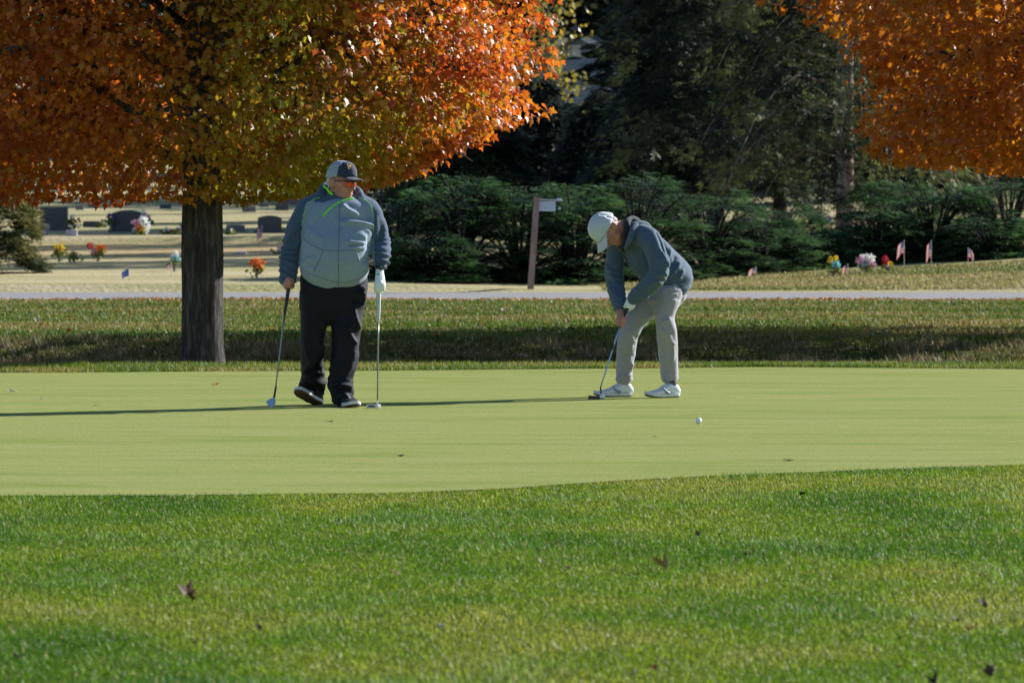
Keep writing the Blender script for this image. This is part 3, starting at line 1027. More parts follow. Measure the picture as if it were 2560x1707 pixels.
# ---------------------------------------------------------------- junipers
gm = M('juniper_foliage', 0.6, 0.3)
cs = gm.attr(); gm.color(cs); gm.leafy(cs, 0.3, 1.2)
MAT_JUN = gm.m
MAT_JSTEM = plain('juniper_stem', (.03, .024, .02), .95, .1)


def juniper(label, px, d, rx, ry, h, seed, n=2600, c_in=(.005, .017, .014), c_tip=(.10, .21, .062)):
    rs = np.random.default_rng(seed)
    base = gx(px, d)
    t = thing('juniper_bush', label, 'bush', base, 'spreading junipers across the road')
    b = np.array(base)
    st = MB(); A, D, Q, Zr = [], [], [], []
    nb = 56
    for i in range(nb):
        az = i * 2.39996 + rs.uniform(-.3, .3)
        el = R(8 + 62 * ((i - 15.5) / 40) ** 1.1 + rs.uniform(-5, 5)) if i >= 16 else R(rs.uniform(1, 9))
        o = np.array([math.cos(az) * rx, math.sin(az) * ry, 0])
        lift = h * math.sin(el) * rs.uniform(.85, 1.05) + .08
        reach = o * (math.cos(el) ** .6) * rs.uniform(.75, 1.08)
        pts = [b, b + reach * .35 + [0, 0, lift * .70], b + reach * .72 + [0, 0, lift * 1.0], b + reach * 1.0 + [0, 0, lift * .90]]
        st.limb(pts, [.03, .02, .012, .004], 4, 2, dome=False)
        path = resample(pts, 5)
        dirn = reach / (np.linalg.norm(reach) + .01)
        side = np.cross(dirn, [0, 0, 1])
        for k in range(n // nb):
            uu = rs.uniform(.28, 1.0) ** .65
            u = uu * (len(path) - 1.001)
            p = path[int(u)] * (1 - u % 1) + path[int(u) + 1] * (u % 1)
            sp_ = rs.normal(0, .10 + .16 * math.sin(uu * 3.0))
            p = p + side * sp_ + dirn * rs.normal(0, .07) + [0, 0, -abs(rs.normal(0, .035)) - .35 * abs(sp_) ** 1.3]
            A.append(p); D.append(dirn * rs.uniform(.6, 1.1) + side * (np.sign(sp_) * .5 + rs.normal(0, .2)) + np.array([0, 0, rs.uniform(-.05, .22)]))
            Q.append(uu)
    st.obj('stem', MAT_JSTEM, t)
    A = np.array(A); D = np.array(D); Q = np.array(Q)
    A[:, 2] = np.maximum(A[:, 2], b[2] + .05)
    nn_ = len(A)
    nn = rs.normal(0, .22, (nn_, 3)); nn[:, 2] += 1
    dd = D / np.linalg.norm(D, axis=1, keepdims=True)
    x = np.cross(dd, nn); x /= np.linalg.norm(x, axis=1, keepdims=True) + 1e-9
    rot = np.stack([x, dd, np.cross(x, dd)], axis=2)
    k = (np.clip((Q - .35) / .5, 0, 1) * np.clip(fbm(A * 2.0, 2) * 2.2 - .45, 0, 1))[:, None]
    col = (np.array(c_in) * (1 - k) + np.array(c_tip) * k) * rs.uniform(.7, 1.3, (nn_, 1))  # shade inside and sun on the tips put into the foliage colour
    tag(link('foliage', scatter('foliage', CSV, CST, A, rot, rs.uniform(.11, .23, nn_), col), MAT_JUN, t), kind='stuff')
    return t


JL = [('leftmost juniper, half hidden behind the standing golfer\'s arm', 985, 94.5, 1.1, 1.2, 1.45),
      ('bright-topped juniper between the standing golfer and the wooden post', 1150, 95.0, 1.35, 1.5, 1.85),
      ('low dark juniper in front, near the road left of the wooden post', 1075, 93.3, .9, .9, .8),
      ('juniper directly behind the wooden post with the pale sign', 1300, 95.2, 1.2, 1.4, 1.8),
      ('dark juniper between the wooden post and the bent golfer\'s cap', 1440, 95.0, 1.15, 1.4, 1.8),
      ('tallest juniper, rising behind the bent golfer\'s back', 1590, 96.4, 1.5, 1.6, 1.95),
      ('broad juniper sloping down to the right of the bent golfer', 1770, 98.2, 1.45, 1.5, 1.65),
      ('low juniper at the foot of the slope right of the bent golfer', 1900, 99.3, 1.15, 1.2, 1.05),
      ('low juniper left of the pale cedar trunk, behind the yellow flowers', 2020, 100.6, 1.0, 1.0, .78),
      ('juniper right of the pale cedar trunk, behind the red flowers', 2200, 101.2, .95, 1.2, 1.05),
      ('tall juniper behind the flag on the thin pole', 2330, 102.0, 1.4, 1.5, 1.5),
      ('rightmost juniper at the edge of the view', 2520, 102.2, 1.5, 1.5, 1.55),
      ('low front juniper beside the rightmost flag', 2470, 100.4, 1.0, .9, .75),
      ('dull juniper filling in behind the cedar trunk on its right', 2235, 107, 1.3, 1.2, 1.55), ('dull juniper at the back, left of the pale cedar trunk', 1950, 105.5, 1.1, 1.2, 1.15)]
for i, (lb, px, d, rx, ry, h) in enumerate(JL):
    juniper(lb, px, d, rx, ry, h, 100 + i, 2500 if rx < 1.2 else 3600)

# ================================================================== HOUSE
gm = M('siding', 0.6, 0.3)
gm.color(gm.ramp(gm.noise(2, gm.pos(), 3), [(0.3, (.27, .32, .42)), (0.7, (.33, .38, .48))]))  # white siding, its blue shade put into the base colour
MAT_SIDING = gm.m
MAT_ROOF = plain('roof_shingle', (.16, .17, .19), .9, .2, 0, .3, 8)
MAT_TRIM = plain('white_trim', (.78, .78, .78), .5)


def house():
    d = 186.0
    z0 = 1.6
    cx = P(1440, 0, d).x
    xl, xr = P(1325, 0, d).x, P(1560, 0, d).x
    zp = P(0, 82, d).z; ze = P(0, 150, d).z
    t = thing('house', 'white-sided house gable coloured as in blue shade showing between the red maple and the tall spruce', 'house', (cx, d, z0))
    Y0, Y1 = d, d + 9
    m = MB()
    V = [(xl, Y0, z0), (xr, Y0, z0), (xr, Y0, ze), (cx, Y0, zp), (xl, Y0, ze)]
    V2 = [(x, Y1, z) for x, y, z in V]
    m.add(V + V2, [(0, 1, 2, 3, 4), (9, 8, 7, 6, 5), (0, 5, 6, 1), (1, 6, 7, 2), (0, 4, 9, 5)])
    wall = m.obj('wall', MAT_SIDING, t, False)
    # lap boards that read as lines
    rows = np.arange(z0 + .2, zp - .25, .24)
    bm_ = MB()
    for z in rows:
        if z < ze: a, b = xl, xr
        else:
            k = (zp - z) / (zp - ze); a, b = cx + (xl - cx) * k + .05, cx + (xr - cx) * k - .05
        bm_.box(((a + b) / 2, Y0 - .014, z), ((b - a) / 2, .012, .022))
    tag(bm_.obj('lap_board', MAT_SIDING, wall, False), kind='stuff')
    rf = MB()
    for s, x_e in ((-1, xl - .45), (1, xr + .45)):
        dz = (zp - ze) / (xr - cx)
        zee = zp - dz * abs(x_e - cx)
        q = [(cx, zp + .05), (x_e, zee + .05), (x_e, zee + .23), (cx, zp + .23)]
        VV = [(x, y, z) for y in (Y0 - .45, Y1 + .3) for x, z in q]
        rf.add(VV, [(0, 1, 2, 3), (7, 6, 5, 4), (0, 4, 5, 1), (1, 5, 6, 2), (2, 6, 7, 3), (3, 7, 4, 0)])
    rf.obj('roof', MAT_ROOF, t, False)
    fa = MB()
    for x_e in (xl - .45, xr + .45):
        dz = (zp - ze) / (xr - cx)
        zee = zp - dz * abs(x_e - cx)
        q = [(cx, zp - .16), (x_e, zee - .16), (x_e, zee + .06), (cx, zp + .06)]
        VV = [(x, y, z) for y in (Y0 - .50, Y0 - .455) for x, z in q]
        fa.add(VV, [(0, 1, 2, 3), (7, 6, 5, 4), (0, 4, 5, 1), (1, 5, 6, 2), (2, 6, 7, 3), (3, 7, 4, 0)])
    fa.obj('fascia', MAT_TRIM, t, False)
    vn = MB(); vn.box((cx, Y0 - .03, zp - .62), (.16, .028, .2)); vn.obj('gable_vent', MAT_TRIM, t, False)
house()

# ================================================================== POST WITH SIGN
MAT_WOOD = None
gm = M('weathered_wood', 0.85, 0.2)
v1 = gm.noise(14, gm.pos((1, 1, .1)), 6, .7)
gm.color(gm.ramp(v1, [(0.3, (.20, .13, .11)), (0.6, (.36, .26, .23)), (0.8, (.46, .37, .33))]))
gm.bump(v1, .6, .02)
MAT_WOOD = gm.m
MAT_SIGN = plain('sign_white', (.60, .66, .78), .4, .5, 0, .05, 5)
MAT_SIGNINK = plain('sign_ink', (.20, .30, .22), .6)
MAT_METAL = plain('galvanised', (.55, .56, .58), .35, .5, .9, .1, 30)
d = 91.0
a, b = P(1325, 733, d), P(1342, 492, d)
t = thing('sign_post', 'leaning weathered wooden post with a small pale sign, in front of the junipers', 'post', (a.x, d, 0.0))
m = MB()
ax = (b - a).normalized(); ux = Vector((1, 0, 0)); ux = (ux - ax * ux.dot(ax)).normalized(); uy = ax.cross(ux)
c = (a + b) / 2
h = (b - a).length / 2 + .06
m.box(c - ax * .06 + ux * .004, (.052, .052, h), [ux, uy, ax]); m.obj('post', MAT_WOOD, t, False, .006)
m = MB(); p = P(1368, 516, d); m.box((p.x, d - .02, p.z), (.135, .006, .078)); sg = m.obj('sign_panel', MAT_SIGN, t, False, .003)
m = MB()
for k, zz in enumerate((.038, -.002, -.036)):
    for j in range(4):
        m.box((p.x - .09 + j * .058 + .006 * (k % 2), d - .0285, p.z + zz), (.017 + .005 * ((j + k) % 2), .0012, .005))
tag(m.obj('lettering', MAT_SIGNINK, sg, False), kind='stuff')
m = MB(); p1_ = P(1347, 499, d); p2_ = P(1404, 501, d)
m.limb([p1_ + Vector((0, -.02, 0)), p2_ + Vector((0, -.02, 0))], .012, 8, 1); m.obj('sign_arm', MAT_METAL, t)
m = MB(); p = P(1398, 499, d); m.box((p.x, d - .03, p.z), (.04, .006, .022)); p = P(1399, 521, d); m.box((p.x, d - .03, p.z), (.02, .006, .016)); m.obj('small_plate', MAT_SIGN, t, False)

# ================================================================== GRAVES
def granite(nm, c):
    g = M(nm, 0.3, 0.5)
    g.color(g.ramp(g.noise(28, g.pos(), 5, .8), [(0.35, tuple(x * .6 for x in c)), (0.65, tuple(min(1, x * 1.5) for x in c))]))
    return g.m
G_BLK = granite('black_granite', (.035, .042, .06)); G_GRY = granite('grey_granite', (.12, .12, .14)); G_BRN = granite('brown_granite', (.19, .115, .12)); G_LIL = granite('lilac_granite', (.42, .38, .45)); G_BLU = granite('blue_granite', (.14, .19, .33))
MAT_CONC = plain('concrete', (.42, .40, .38), .9, .2)


def stone(label, x0, x1, y0, y1, yb, d, mat, depth=.22, arch=0.0, base=True, taper_=0.0, cat='headstone', bx=9):
    """die spans px x0..x1 and y0..y1; base from y1 to yb"""
    A = P(x0, y1, d); B = P(x1, y0, d)
    zg = float(H(np.array([(A.x + B.x) / 2]), np.array([d]))[0])
    zb = P(0, yb, d).z
    dz = zg - zb                       # stand the stone on the real ground
    cx = (A.x + B.x) / 2; hw = (B.x - A.x) / 2
    t = thing('headstone', label, cat, (cx, d, zg), 'headstones in the cemetery')
    z0, z1 = A.z + dz, B.z + dz
    if not base: z0 = zg
    m = MB()
    n = 10
    prof = []
    for i in range(n + 1):
        u = i / n * 2 - 1
        prof.append((hw * u * (1 - taper_), z1 - arch * u * u))
    ring = [(cx - hw, z0 - .01)] + [(cx + x, z) for x, z in prof] + [(cx + hw, z0 - .01)]
    V = [(x, d - depth / 2, z) for x, z in ring] + [(x, d + depth / 2, z) for x, z in ring]
    k = len(ring)
    Fc = [tuple(range(k))[::-1], tuple(range(k, 2 * k))] + [(i, (i + 1) % k, k + (i + 1) % k, k + i) for i in range(k)]
    m.add(V, Fc); m.obj('die', mat, t, False, .008)
    if base:
        m = MB(); bw = hw + P(bx, 0, d).x - P(0, 0, d).x
        m.box((cx, d, (z0 + zg) / 2 - .04), (bw, depth / 2 + .08, (z0 - zg) / 2 + .035)); m.obj('base', mat, t, False, .01)
    return t, (cx, zg, z0, z1)

stone('tall square black headstone on a stepped base, left part of the cemetery', 101, 170, 514, 562, 573, 123, G_BLK, arch=.0)
stone('low dark slab headstone between the two big black headstones', 209, 249, 540, 553, 555, 127, G_BLK, base=False)
stone('wide black headstone with a curved top, heaped with flowers at its right end', 281, 361, 527, 572, 581, 121.5, G_BLK, arch=.06)
stone('black headstone with an arched top right of the maple trunk', 645, 704, 543, 579, 586, 120.5, G_BLK, arch=.05)
stone('low wide dark headstone between the maple trunk and the arched black one', 566, 612, 563, 578, 581, 121.5, G_GRY, arch=.01)
stone('small dark marker far back, directly right of the maple trunk', 606, 640, 516, 528, 530, 147, G_GRY, base=False)
stone('small dark marker far back, left of the standing golfer\'s sleeve', 689, 722, 518, 530, 532, 149, G_BLK, base=False)
stone('low blue-topped bench-like marker in front of the tall square headstone', 84, 122, 566, 590, 592, 118.5, G_BLU, base=False)
stone('small lilac block marker below the tall square headstone', 166, 193, 586, 600, 601, 117, G_LIL, base=False)
stone('flat pale plaque lying in the cemetery lawn right of the maple trunk', 590, 616, 627, 631, 633, 108, G_LIL, base=False, depth=.4)
for lb_, x0_, x1_, yb_, d_ in [('tiny dark headstone far back between leaves, left of the square black one', 60, 84, 522, 150), ('tiny grey headstone far back, first right of the tall square one', 190, 210, 524, 150), ('tiny dark headstone far back above the low dark slab', 222, 246, 521, 153), ('tiny headstone far back above the wide black headstone', 300, 326, 514, 156), ('tiny headstone far back, nearest the left edge of the maple trunk', 400, 428, 520, 152), ('tiny dark headstone far back between the trunk and the brown monument', 650, 672, 518, 154)]:
    stone(lb_, x0_, x1_, yb_ - 10, yb_ - 1, yb_, d_, G_GRY if x0_ % 4 else G_BLK, base=False)
# big brown monument
t, (cx, zg, z0, z1) = stone('big brown granite monument under the leaves behind the standing golfer', 712, 775, 446, 492, 502, 158, G_BRN, depth=.8, cat='monument', bx=14)
m = MB(); m.box((cx, 158, z1 + .05), (.42, .46, .05)); m.obj('cap', G_BRN, t, False, .01)


MAT_VASE = plain('vase_metal', (.16, .16, .13), .5, .5, .3)
MAT_VASEW = plain('vase_white', (.7, .7, .7), .4)
_fm = {}
def petal(nm, c):
    if nm not in _fm:
        g = M('petal_' + nm, .7, .2); g.color(c); g.leafy(g.mix(0, c, c), .25); _fm[nm] = g.m
    return _fm[nm]
FC = {'yellow': (.75, .55, .04), 'orange': (.85, .22, .02), 'red': (.6, .04, .07), 'white': (.85, .85, .88), 'pink': (.8, .45, .62), 'purple': (.3, .12, .42), 'cyan': (.25, .62, .75), 'olive': (.14, .17, .04), 'brown': (.3, .2, .06), 'blue': (.08, .15, .6)}


def blossom(c, r, n, rs, squash=.8):
    """ruffled flower head made of petals"""
    A = rs.normal(size=(n, 3)); A /= np.linalg.norm(A, axis=1, keepdims=True)
    pos = np.array(c) + A * r * rs.uniform(.35, .8, (n, 1)) * [1, 1, squash]
    return pos, frames(A + rs.normal(0, .3, (n, 3))), rs.uniform(.45, .8, n) * r


def bouquet(label, px, yb, d, heads, vase=True, wvase=False, cat='flowers', seed=0):
    """heads: list of (dx px, y px centre, radius px, colour)"""
    rs = np.random.default_rng(seed + int(px))
    g = P(px, yb, d)
    zg = float(H(np.array([g.x]), np.array([d]))[0]); dz = zg - g.z
    t = thing('grave_flowers', label, cat, (g.x, d, zg), 'flowers on the graves')
    s = F / d
    top = min(h[1] for h in heads); low = max(h[1] + h[2] for h in heads)
    hv = max(.05, (yb - low) / s)
    if vase:
        m = MB(); r = .035
        m.loft([[g.x, d, zg - .02, r * .7, 0, 0, 0, r * .7, 0], [g.x, d, zg + hv * .6, r * .8, 0, 0, 0, r * .8, 0], [g.x, d, zg + hv, r * 1.25, 0, 0, 0, r * 1.25, 0]], 12, 3, dome=False)
        m.obj('vase', MAT_VASEW if wvase else MAT_VASE, t)
    st = MB()
    for (dx, y, r, c) in heads:
        p = P(px + dx, y, d) + Vector((0, 0, dz))
        st.limb([(g.x, d, zg + (hv if vase else 0) - .02), ((g.x + p.x) / 2, d, (zg + p.z) / 2), p], .006, 4, 2, dome=False)
        rr = r / s
        pos, rot, scl = blossom(p, rr, 46, rs)
        col = np.array(FC[c]) * rs.uniform(.7, 1.2, (46, 1))
        link('blossom', scatter('blossom', SLV, SLT, pos, rot, scl, col), petal(c, FC[c]), t)
    st.obj('stem', petal('olive', FC['olive']), t)
    n = 40
    c0 = P(px, low, d) + Vector((0, 0, dz))
    pos = np.array(c0) + rs.normal(0, 1, (n, 3)) * [9 / s, 9 / s, 5 / s]
    fo = link('foliage', scatter('foliage', SLV, SLT, pos, frames(rs.normal(0, 1, (n, 3)) + [0, 0, .6]), rs.uniform(6, 12, n) / s, np.tile([.1, .15, .04], (n, 1))), petal('olive', FC['olive']), t)
    tag(fo, kind='stuff')
    return t

bouquet('yellow flowers in a vase below the tall square headstone', 148, 652, 103, [(-8, 616, 8, 'yellow'), (3, 612, 9, 'yellow'), (8, 622, 8, 'yellow'), (-2, 628, 6, 'yellow')])
bouquet('small brownish flower bunch right of the yellow flowers', 185, 657, 102.5, [(-6, 638, 8, 'brown'), (3, 635, 6, 'olive')])
bouquet('orange and crimson flowers with a tiny flag below the low dark slab', 245, 650, 103.2, [(-20, 610, 8, 'red'), (-14, 618, 6, 'red'), (2, 620, 10, 'orange'), (10, 616, 9, 'orange'), (14, 624, 7, 'yellow')])
bouquet('bright orange mums in a vase between the maple trunk and the golfer', 642, 720, 94.2, [(-10, 684, 10, 'orange'), (9, 684, 12, 'orange'), (0, 694, 9, 'orange'), (-4, 678, 7, 'orange'), (14, 697, 7, 'yellow')])
bouquet('white and turquoise flowers leaning beside the left side of the maple trunk', 436, 690, 97.5, [(2, 650, 9, 'white'), (7, 658, 8, 'cyan'), (-1, 660, 8, 'cyan'), (4, 643, 6, 'white')])
bouquet('heap of white, yellow and orange flowers in front of the wide black headstone', 352, 602, 118, [(-12, 572, 10, 'pink'), (-6, 582, 9, 'orange'), (6, 566, 12, 'white'), (14, 577, 11, 'white'), (4, 588, 9, 'yellow'), (-16, 590, 6, 'white'), (12, 592, 8, 'white')], vase=False)
bouquet('pink flowers on the right shoulder of the wide black headstone', 366, 580, 121.0, [(0, 540, 9, 'pink'), (-8, 530, 6, 'white'), (4, 550, 7, 'pink')])
bouquet('purple flowers at the left end of the wide black headstone', 277, 580, 121.0, [(-2, 541, 9, 'purple'), (4, 549, 6, 'purple')])
bouquet('white flowers in a white vase right of the tall square headstone', 182, 580, 121.5, [(0, 543, 7, 'white'), (0, 552, 7, 'olive')], wvase=True)
bouquet('single white bunch right of the low dark slab', 256, 557, 126.5, [(0, 546, 6, 'white')], wvase=True)
bouquet('white and red flowers left of the maple trunk', 420, 594, 118.5, [(-4, 583, 7, 'white'), (8, 588, 6, 'red')], vase=False)
bouquet('lilac flowers close against the left edge of the maple trunk', 449, 596, 118.2, [(0, 580, 7, 'purple'), (3, 586, 5, 'pink')], vase=False)
bouquet('small white bunch right of the maple trunk in front of the low wide headstone', 577, 596, 118.3, [(0, 587, 6, 'white')], vase=False)
bouquet('pink and white flowers near the standing golfer\'s left sleeve', 698, 634, 108, [(0, 620, 6, 'pink'), (2, 627, 6, 'white')])
bouquet('yellow and pale blue flowers left of the pale cedar trunk', 2086, 693, 95.5, [(-8, 652, 9, 'yellow'), (2, 648, 8, 'yellow'), (4, 663, 11, 'cyan'), (6, 674, 6, 'yellow')])
bouquet('big pink and white flower cluster just right of the pale cedar trunk', 2166, 688, 96, [(-14, 655, 12, 'pink'), (-4, 648, 11, 'white'), (10, 650, 11, 'white'), (12, 664, 11, 'pink'), (-12, 668, 9, 'white'), (0, 668, 8, 'cyan')])
bouquet('crimson and yellow flowers left of the flag on the thin pole', 2218, 684, 96.3, [(-4, 653, 9, 'red'), (-6, 664, 8, 'red'), (8, 666, 7, 'yellow'), (2, 672, 6, 'white')])
bouquet('blue and white flowers far back under the spruce left of the pale trunk', 2058, 545, 128, [(-6, 530, 7, 'blue'), (2, 533, 8, 'white'), (14, 530, 7, 'blue')])

# ------------------------------------------------------------------ flags
gm = M('flag_cloth', 0.7, 0.2)
uv = gm.n('ShaderNodeUVMap'); sp = gm.n('ShaderNodeSeparateXYZ'); gm.l(uv.outputs[0], sp.inputs[0])
mm = gm.n('ShaderNodeMath', operation='MULTIPLY'); mm.inputs[1].default_value = 6.5; gm.l(sp.outputs[1], mm.inputs[0])
fr = gm.n('ShaderNodeMath', operation='FRACT'); gm.l(mm.outputs[0], fr.inputs[0])
gt = gm.n('ShaderNodeMath', operation='GREATER_THAN'); gt.inputs[1].default_value = .5; gm.l(fr.outputs[0], gt.inputs[0])
cstr = gm.mix(gt.outputs[0], (.50, .03, .05), (.72, .72, .78))
u1 = gm.n('ShaderNodeMath', operation='LESS_THAN'); u1.inputs[1].default_value = .4; gm.l(sp.outputs[0], u1.inputs[0])
v1 = gm.n('ShaderNodeMath', operation='GREATER_THAN'); v1.inputs[1].default_value = .4615; gm.l(sp.outputs[1], v1.inputs[0])
mu = gm.n('ShaderNodeMath', operation='MULTIPLY'); gm.l(u1.outputs[0], mu.inputs[0]); gm.l(v1.outputs[0], mu.inputs[1])
vo = gm.n('ShaderNodeTexVoronoi'); vo.inputs['Scale'].default_value = 14; vo.inputs['Randomness'].default_value = 0.0; gm.l(uv.outputs[0], vo.inputs['Vector'])
vl = gm.n('ShaderNodeMath', operation='LESS_THAN'); vl.inputs[1].default_value = .28; gm.l(vo.outputs['Distance'], vl.inputs[0])
can = gm.mix(vl.outputs[0], (.02, .035, .20), (.6, .6, .7))
fin = gm.mix(mu.outputs[0], cstr, can)
gm.color(fin); gm.leafy(fin, .35)
MAT_FLAG = gm.m
gm = M('blue_flag_cloth', .7, .2)
uv = gm.n('ShaderNodeUVMap'); wv = gm.n('ShaderNodeTexWave'); wv.bands_direction = 'DIAGONAL'; wv.inputs['Scale'].default_value = 3.5; gm.l(uv.outputs[0], wv.inputs['Vector'])
fin = gm.ramp(wv.outputs['Fac'], [(0.3, (.03, .07, .28)), (0.8, (.10, .17, .42))]); gm.color(fin); gm.leafy(fin, .3)
MAT_FLAGB = gm.m
MAT_POLE = plain('flag_stick', (.55, .45, .32), .6)


def flag(label, px, yb, yt, d, side, fw, fh, droop, mat=MAT_FLAG, tilt=0.0):
    fw *= .88; fh *= .88
    """px of the stick foot, rows of foot and tip; cloth fw x fh in px"""
    g = P(px, yb, d); zg = float(H(np.array([g.x]), np.array([d]))[0]); s = F / d
    h = (yb - yt) / s
    t = thing('small_flag', label, 'flag', (g.x, d, zg), 'small flags on the graves')
    tip = Vector((g.x + tilt * h, d, zg + h))
    m = MB(); m.limb([(g.x, d, zg - .05), tip], .005, 6, 1); m.ball(tip, .009, n=5); m.obj('stick', MAT_POLE, t)
    nu, nv = 12, 8
    V, Fq, UV = [], [], []
    for j in range(nv + 1):
        for i in range(nu + 1):
            u, v = i / nu, j / nv
            top = .97
            q = Vector((g.x + tilt * h * top, d, zg + h * top))
            x = q.x + side * u * fw / s * (1 - .25 * droop * u) - tilt * (1 - v) * fh / s
            z = q.z - (1 - v) * fh / s - droop * u * u * fw / s * .95
            y = d - .01 + .035 * math.sin(u * 8 + v * 2) * u
            V.append((x, y, z)); UV.append((u, v))
    for j in range(nv):
        for i in range(nu):
            Fq.append((j * (nu + 1) + i, j * (nu + 1) + i + 1, (j + 1) * (nu + 1) + i + 1, (j + 1) * (nu + 1) + i))
    me = mesh_from('cloth', V, Fq)
    ul = me.uv_layers.new(name='UVMap')
    for lp in me.loops: ul.data[lp.index].uv = UV[lp.vertex_index]
    link('cloth', me, mat, t)
    return t

flag('striped flag hanging steeply in front of the arched black headstone', 655, 634, 566, 108.5, -1, 20, 30, 1.0)
flag('tiny striped flag beside the orange and crimson flowers', 236, 652, 616, 103, -1, 14, 17, .8)
flag('dark blue flag leaning near the road left of the maple trunk', 322, 727, 697, 92.6, -1, 22, 20, .45, MAT_FLAGB)
flag('small striped flag tilted below the turquoise flowers by the maple trunk', 428, 703, 668, 94.5, -1, 14, 12, .9)
flag('small crumpled striped flag left of the right-hand flowers', 1890, 712, 674, 94.3, -1, 26, 16, .5)
flag('low striped flag between the yellow and the pink flowers', 2119, 693, 661, 95, -1, 20, 18, .8)
flag('striped flag on a thin pole, second tallest of the right-hand flags', 2260, 690, 612, 96, -1, 26, 34, .9)
flag('tallest striped flag at the right, hanging close to its pole', 2328, 684, 612, 96.2, -1, 20, 44, 1.2)
flag('rightmost striped flag with its cloth spread both sides of the stick', 2420, 679, 632, 96.4, 1, 20, 24, .9)

# ================================================================== PEOPLE
MAT_SKIN = M('skin', .5, .4)
MAT_SKIN.color(MAT_SKIN.ramp(MAT_SKIN.noise(26, MAT_SKIN.pos(), 4), [(0.3, (.40, .155, .11)), (0.7, (.54, .25, .185))]))
MAT_SKIN.b.inputs['Subsurface Weight'].default_value = .08
MAT_SKIN.b.inputs['Subsurface Radius'].default_value = (.012, .005, .003)
MAT_SKIN = MAT_SKIN.m
MAT_HAIR = cloth('grey_hair', (.55, .54, .53), .7, 600, .35, 120)
MAT_LIP = plain('lips', (.42, .17, .15), .45)
MAT_GLOVE = cloth('white_glove_leather', (.80, .82, .80), .55, 300, .05)
MAT_GLOVEMARK = plain('glove_mark', (.12, .45, .30), .5)
MAT_JK = cloth('heather_grey_fleece', (.24, .305, .385), .9, 700, .08, 60)  # blue-grey fleece, tinted bluer to stand for skylight in the shade
MAT_JKD = cloth('navy_grey_sleeve_fleece', (.058, .09, .145), .9, 700, .12, 60)
MAT_NEON = plain('neon_green_piping', (.22, .85, .04), .5)
MAT_PIPE = plain('muted_green_piping', (.20, .55, .12), .6)
MAT_SEAM = plain('seam_thread', (.10, .12, .15), .9)
MAT_TR = cloth('black_trousers', (.006, .007, .015), .75, 500, .2, 30)
MAT_TR.node_tree.nodes['Principled BSDF'].inputs['Sheen Weight'].default_value = .02
MAT_CAPD = cloth('navy_cap', (.035, .045, .075), .85, 800, .15, 60)
MAT_CAPL = cloth('grey_mesh_cap', (.33, .36, .42), .85, 900, .15, 200)
MAT_GOLD = plain('gold_thread', (.75, .42, .06), .5)
MAT_LENS = M('orange_mirror_lens', .08, .8)
MAT_LENS.color((.75, .08, .01)); MAT_LENS.b.inputs['Metallic'].default_value = .35
MAT_LENS = MAT_LENS.m
MAT_BLACK = plain('black_rubber', (.012, .012, .014), .5)
MAT_SOLE = plain('white_sole', (.72, .72, .70), .5)
MAT_SOLEB = plain('brown_outsole', (.16, .085, .05), .6)
MAT_SHOEB = plain('black_shoe_leather', (.03, .03, .035), .35)
MAT_SHOEW = plain('white_shoe_leather', (.72, .74, .78), .4, .5, 0, .05)
MAT_SHOEG = plain('grey_shoe_panel', (.25, .30, .42), .45)
MAT_STEEL = plain('polished_steel', (.62, .63, .65), .18, .5, 1.0, .05)
MAT_HEADW = plain('satin_club_head', (.55, .57, .60), .3, .5, .8, .05)
MAT_GRIPW = plain('pale_grip', (.52, .55, .55), .6)
MAT_GRIPB = plain('dark_grip', (.02, .02, .03), .6)
MAT_J2 = cloth('slate_fleece', (.075, .112, .155), .9, 700, .12, 60)  # blue of the skylit shade tinted into the cloth
MAT_J2S = MAT_J2
MAT_TAN = cloth('light_grey_trousers', (.32, .31, .35), .8, 500, .06, 30)  # slight blue tint painted in for skylight on the shaded side
MAT_NAVY = cloth('black_hood_cloth', (.014, .016, .024), .85, 500, .2, 40)
MAT_CAP2 = cloth('pale_grey_cap', (.54, .57, .60), .85, 800, .06, 60)  # pale cloth with the shade's blue cast put into its colour
MAT_SOCK = cloth('grey_sock', (.12, .11, .11), .9)
MAT_WATCH = plain('watch_case', (.02, .03, .05), .2)
MAT_WFACE = plain('watch_glass', (.05, .10, .18), .08)
MAT_BALL = None
gm = M('golf_ball_cover', .25, .5)
gm.color((.86, .86, .86))
vo = gm.n('ShaderNodeTexVoronoi'); vo.inputs['Scale'].default_value = 260; gm.l(gm.pos(), vo.inputs['Vector'])
gm.bump(vo.outputs['Distance'], .5, .0006)
MAT_BALL = gm.m


def nrm(v):
    v = np.array(v, float); return v / np.linalg.norm(v)


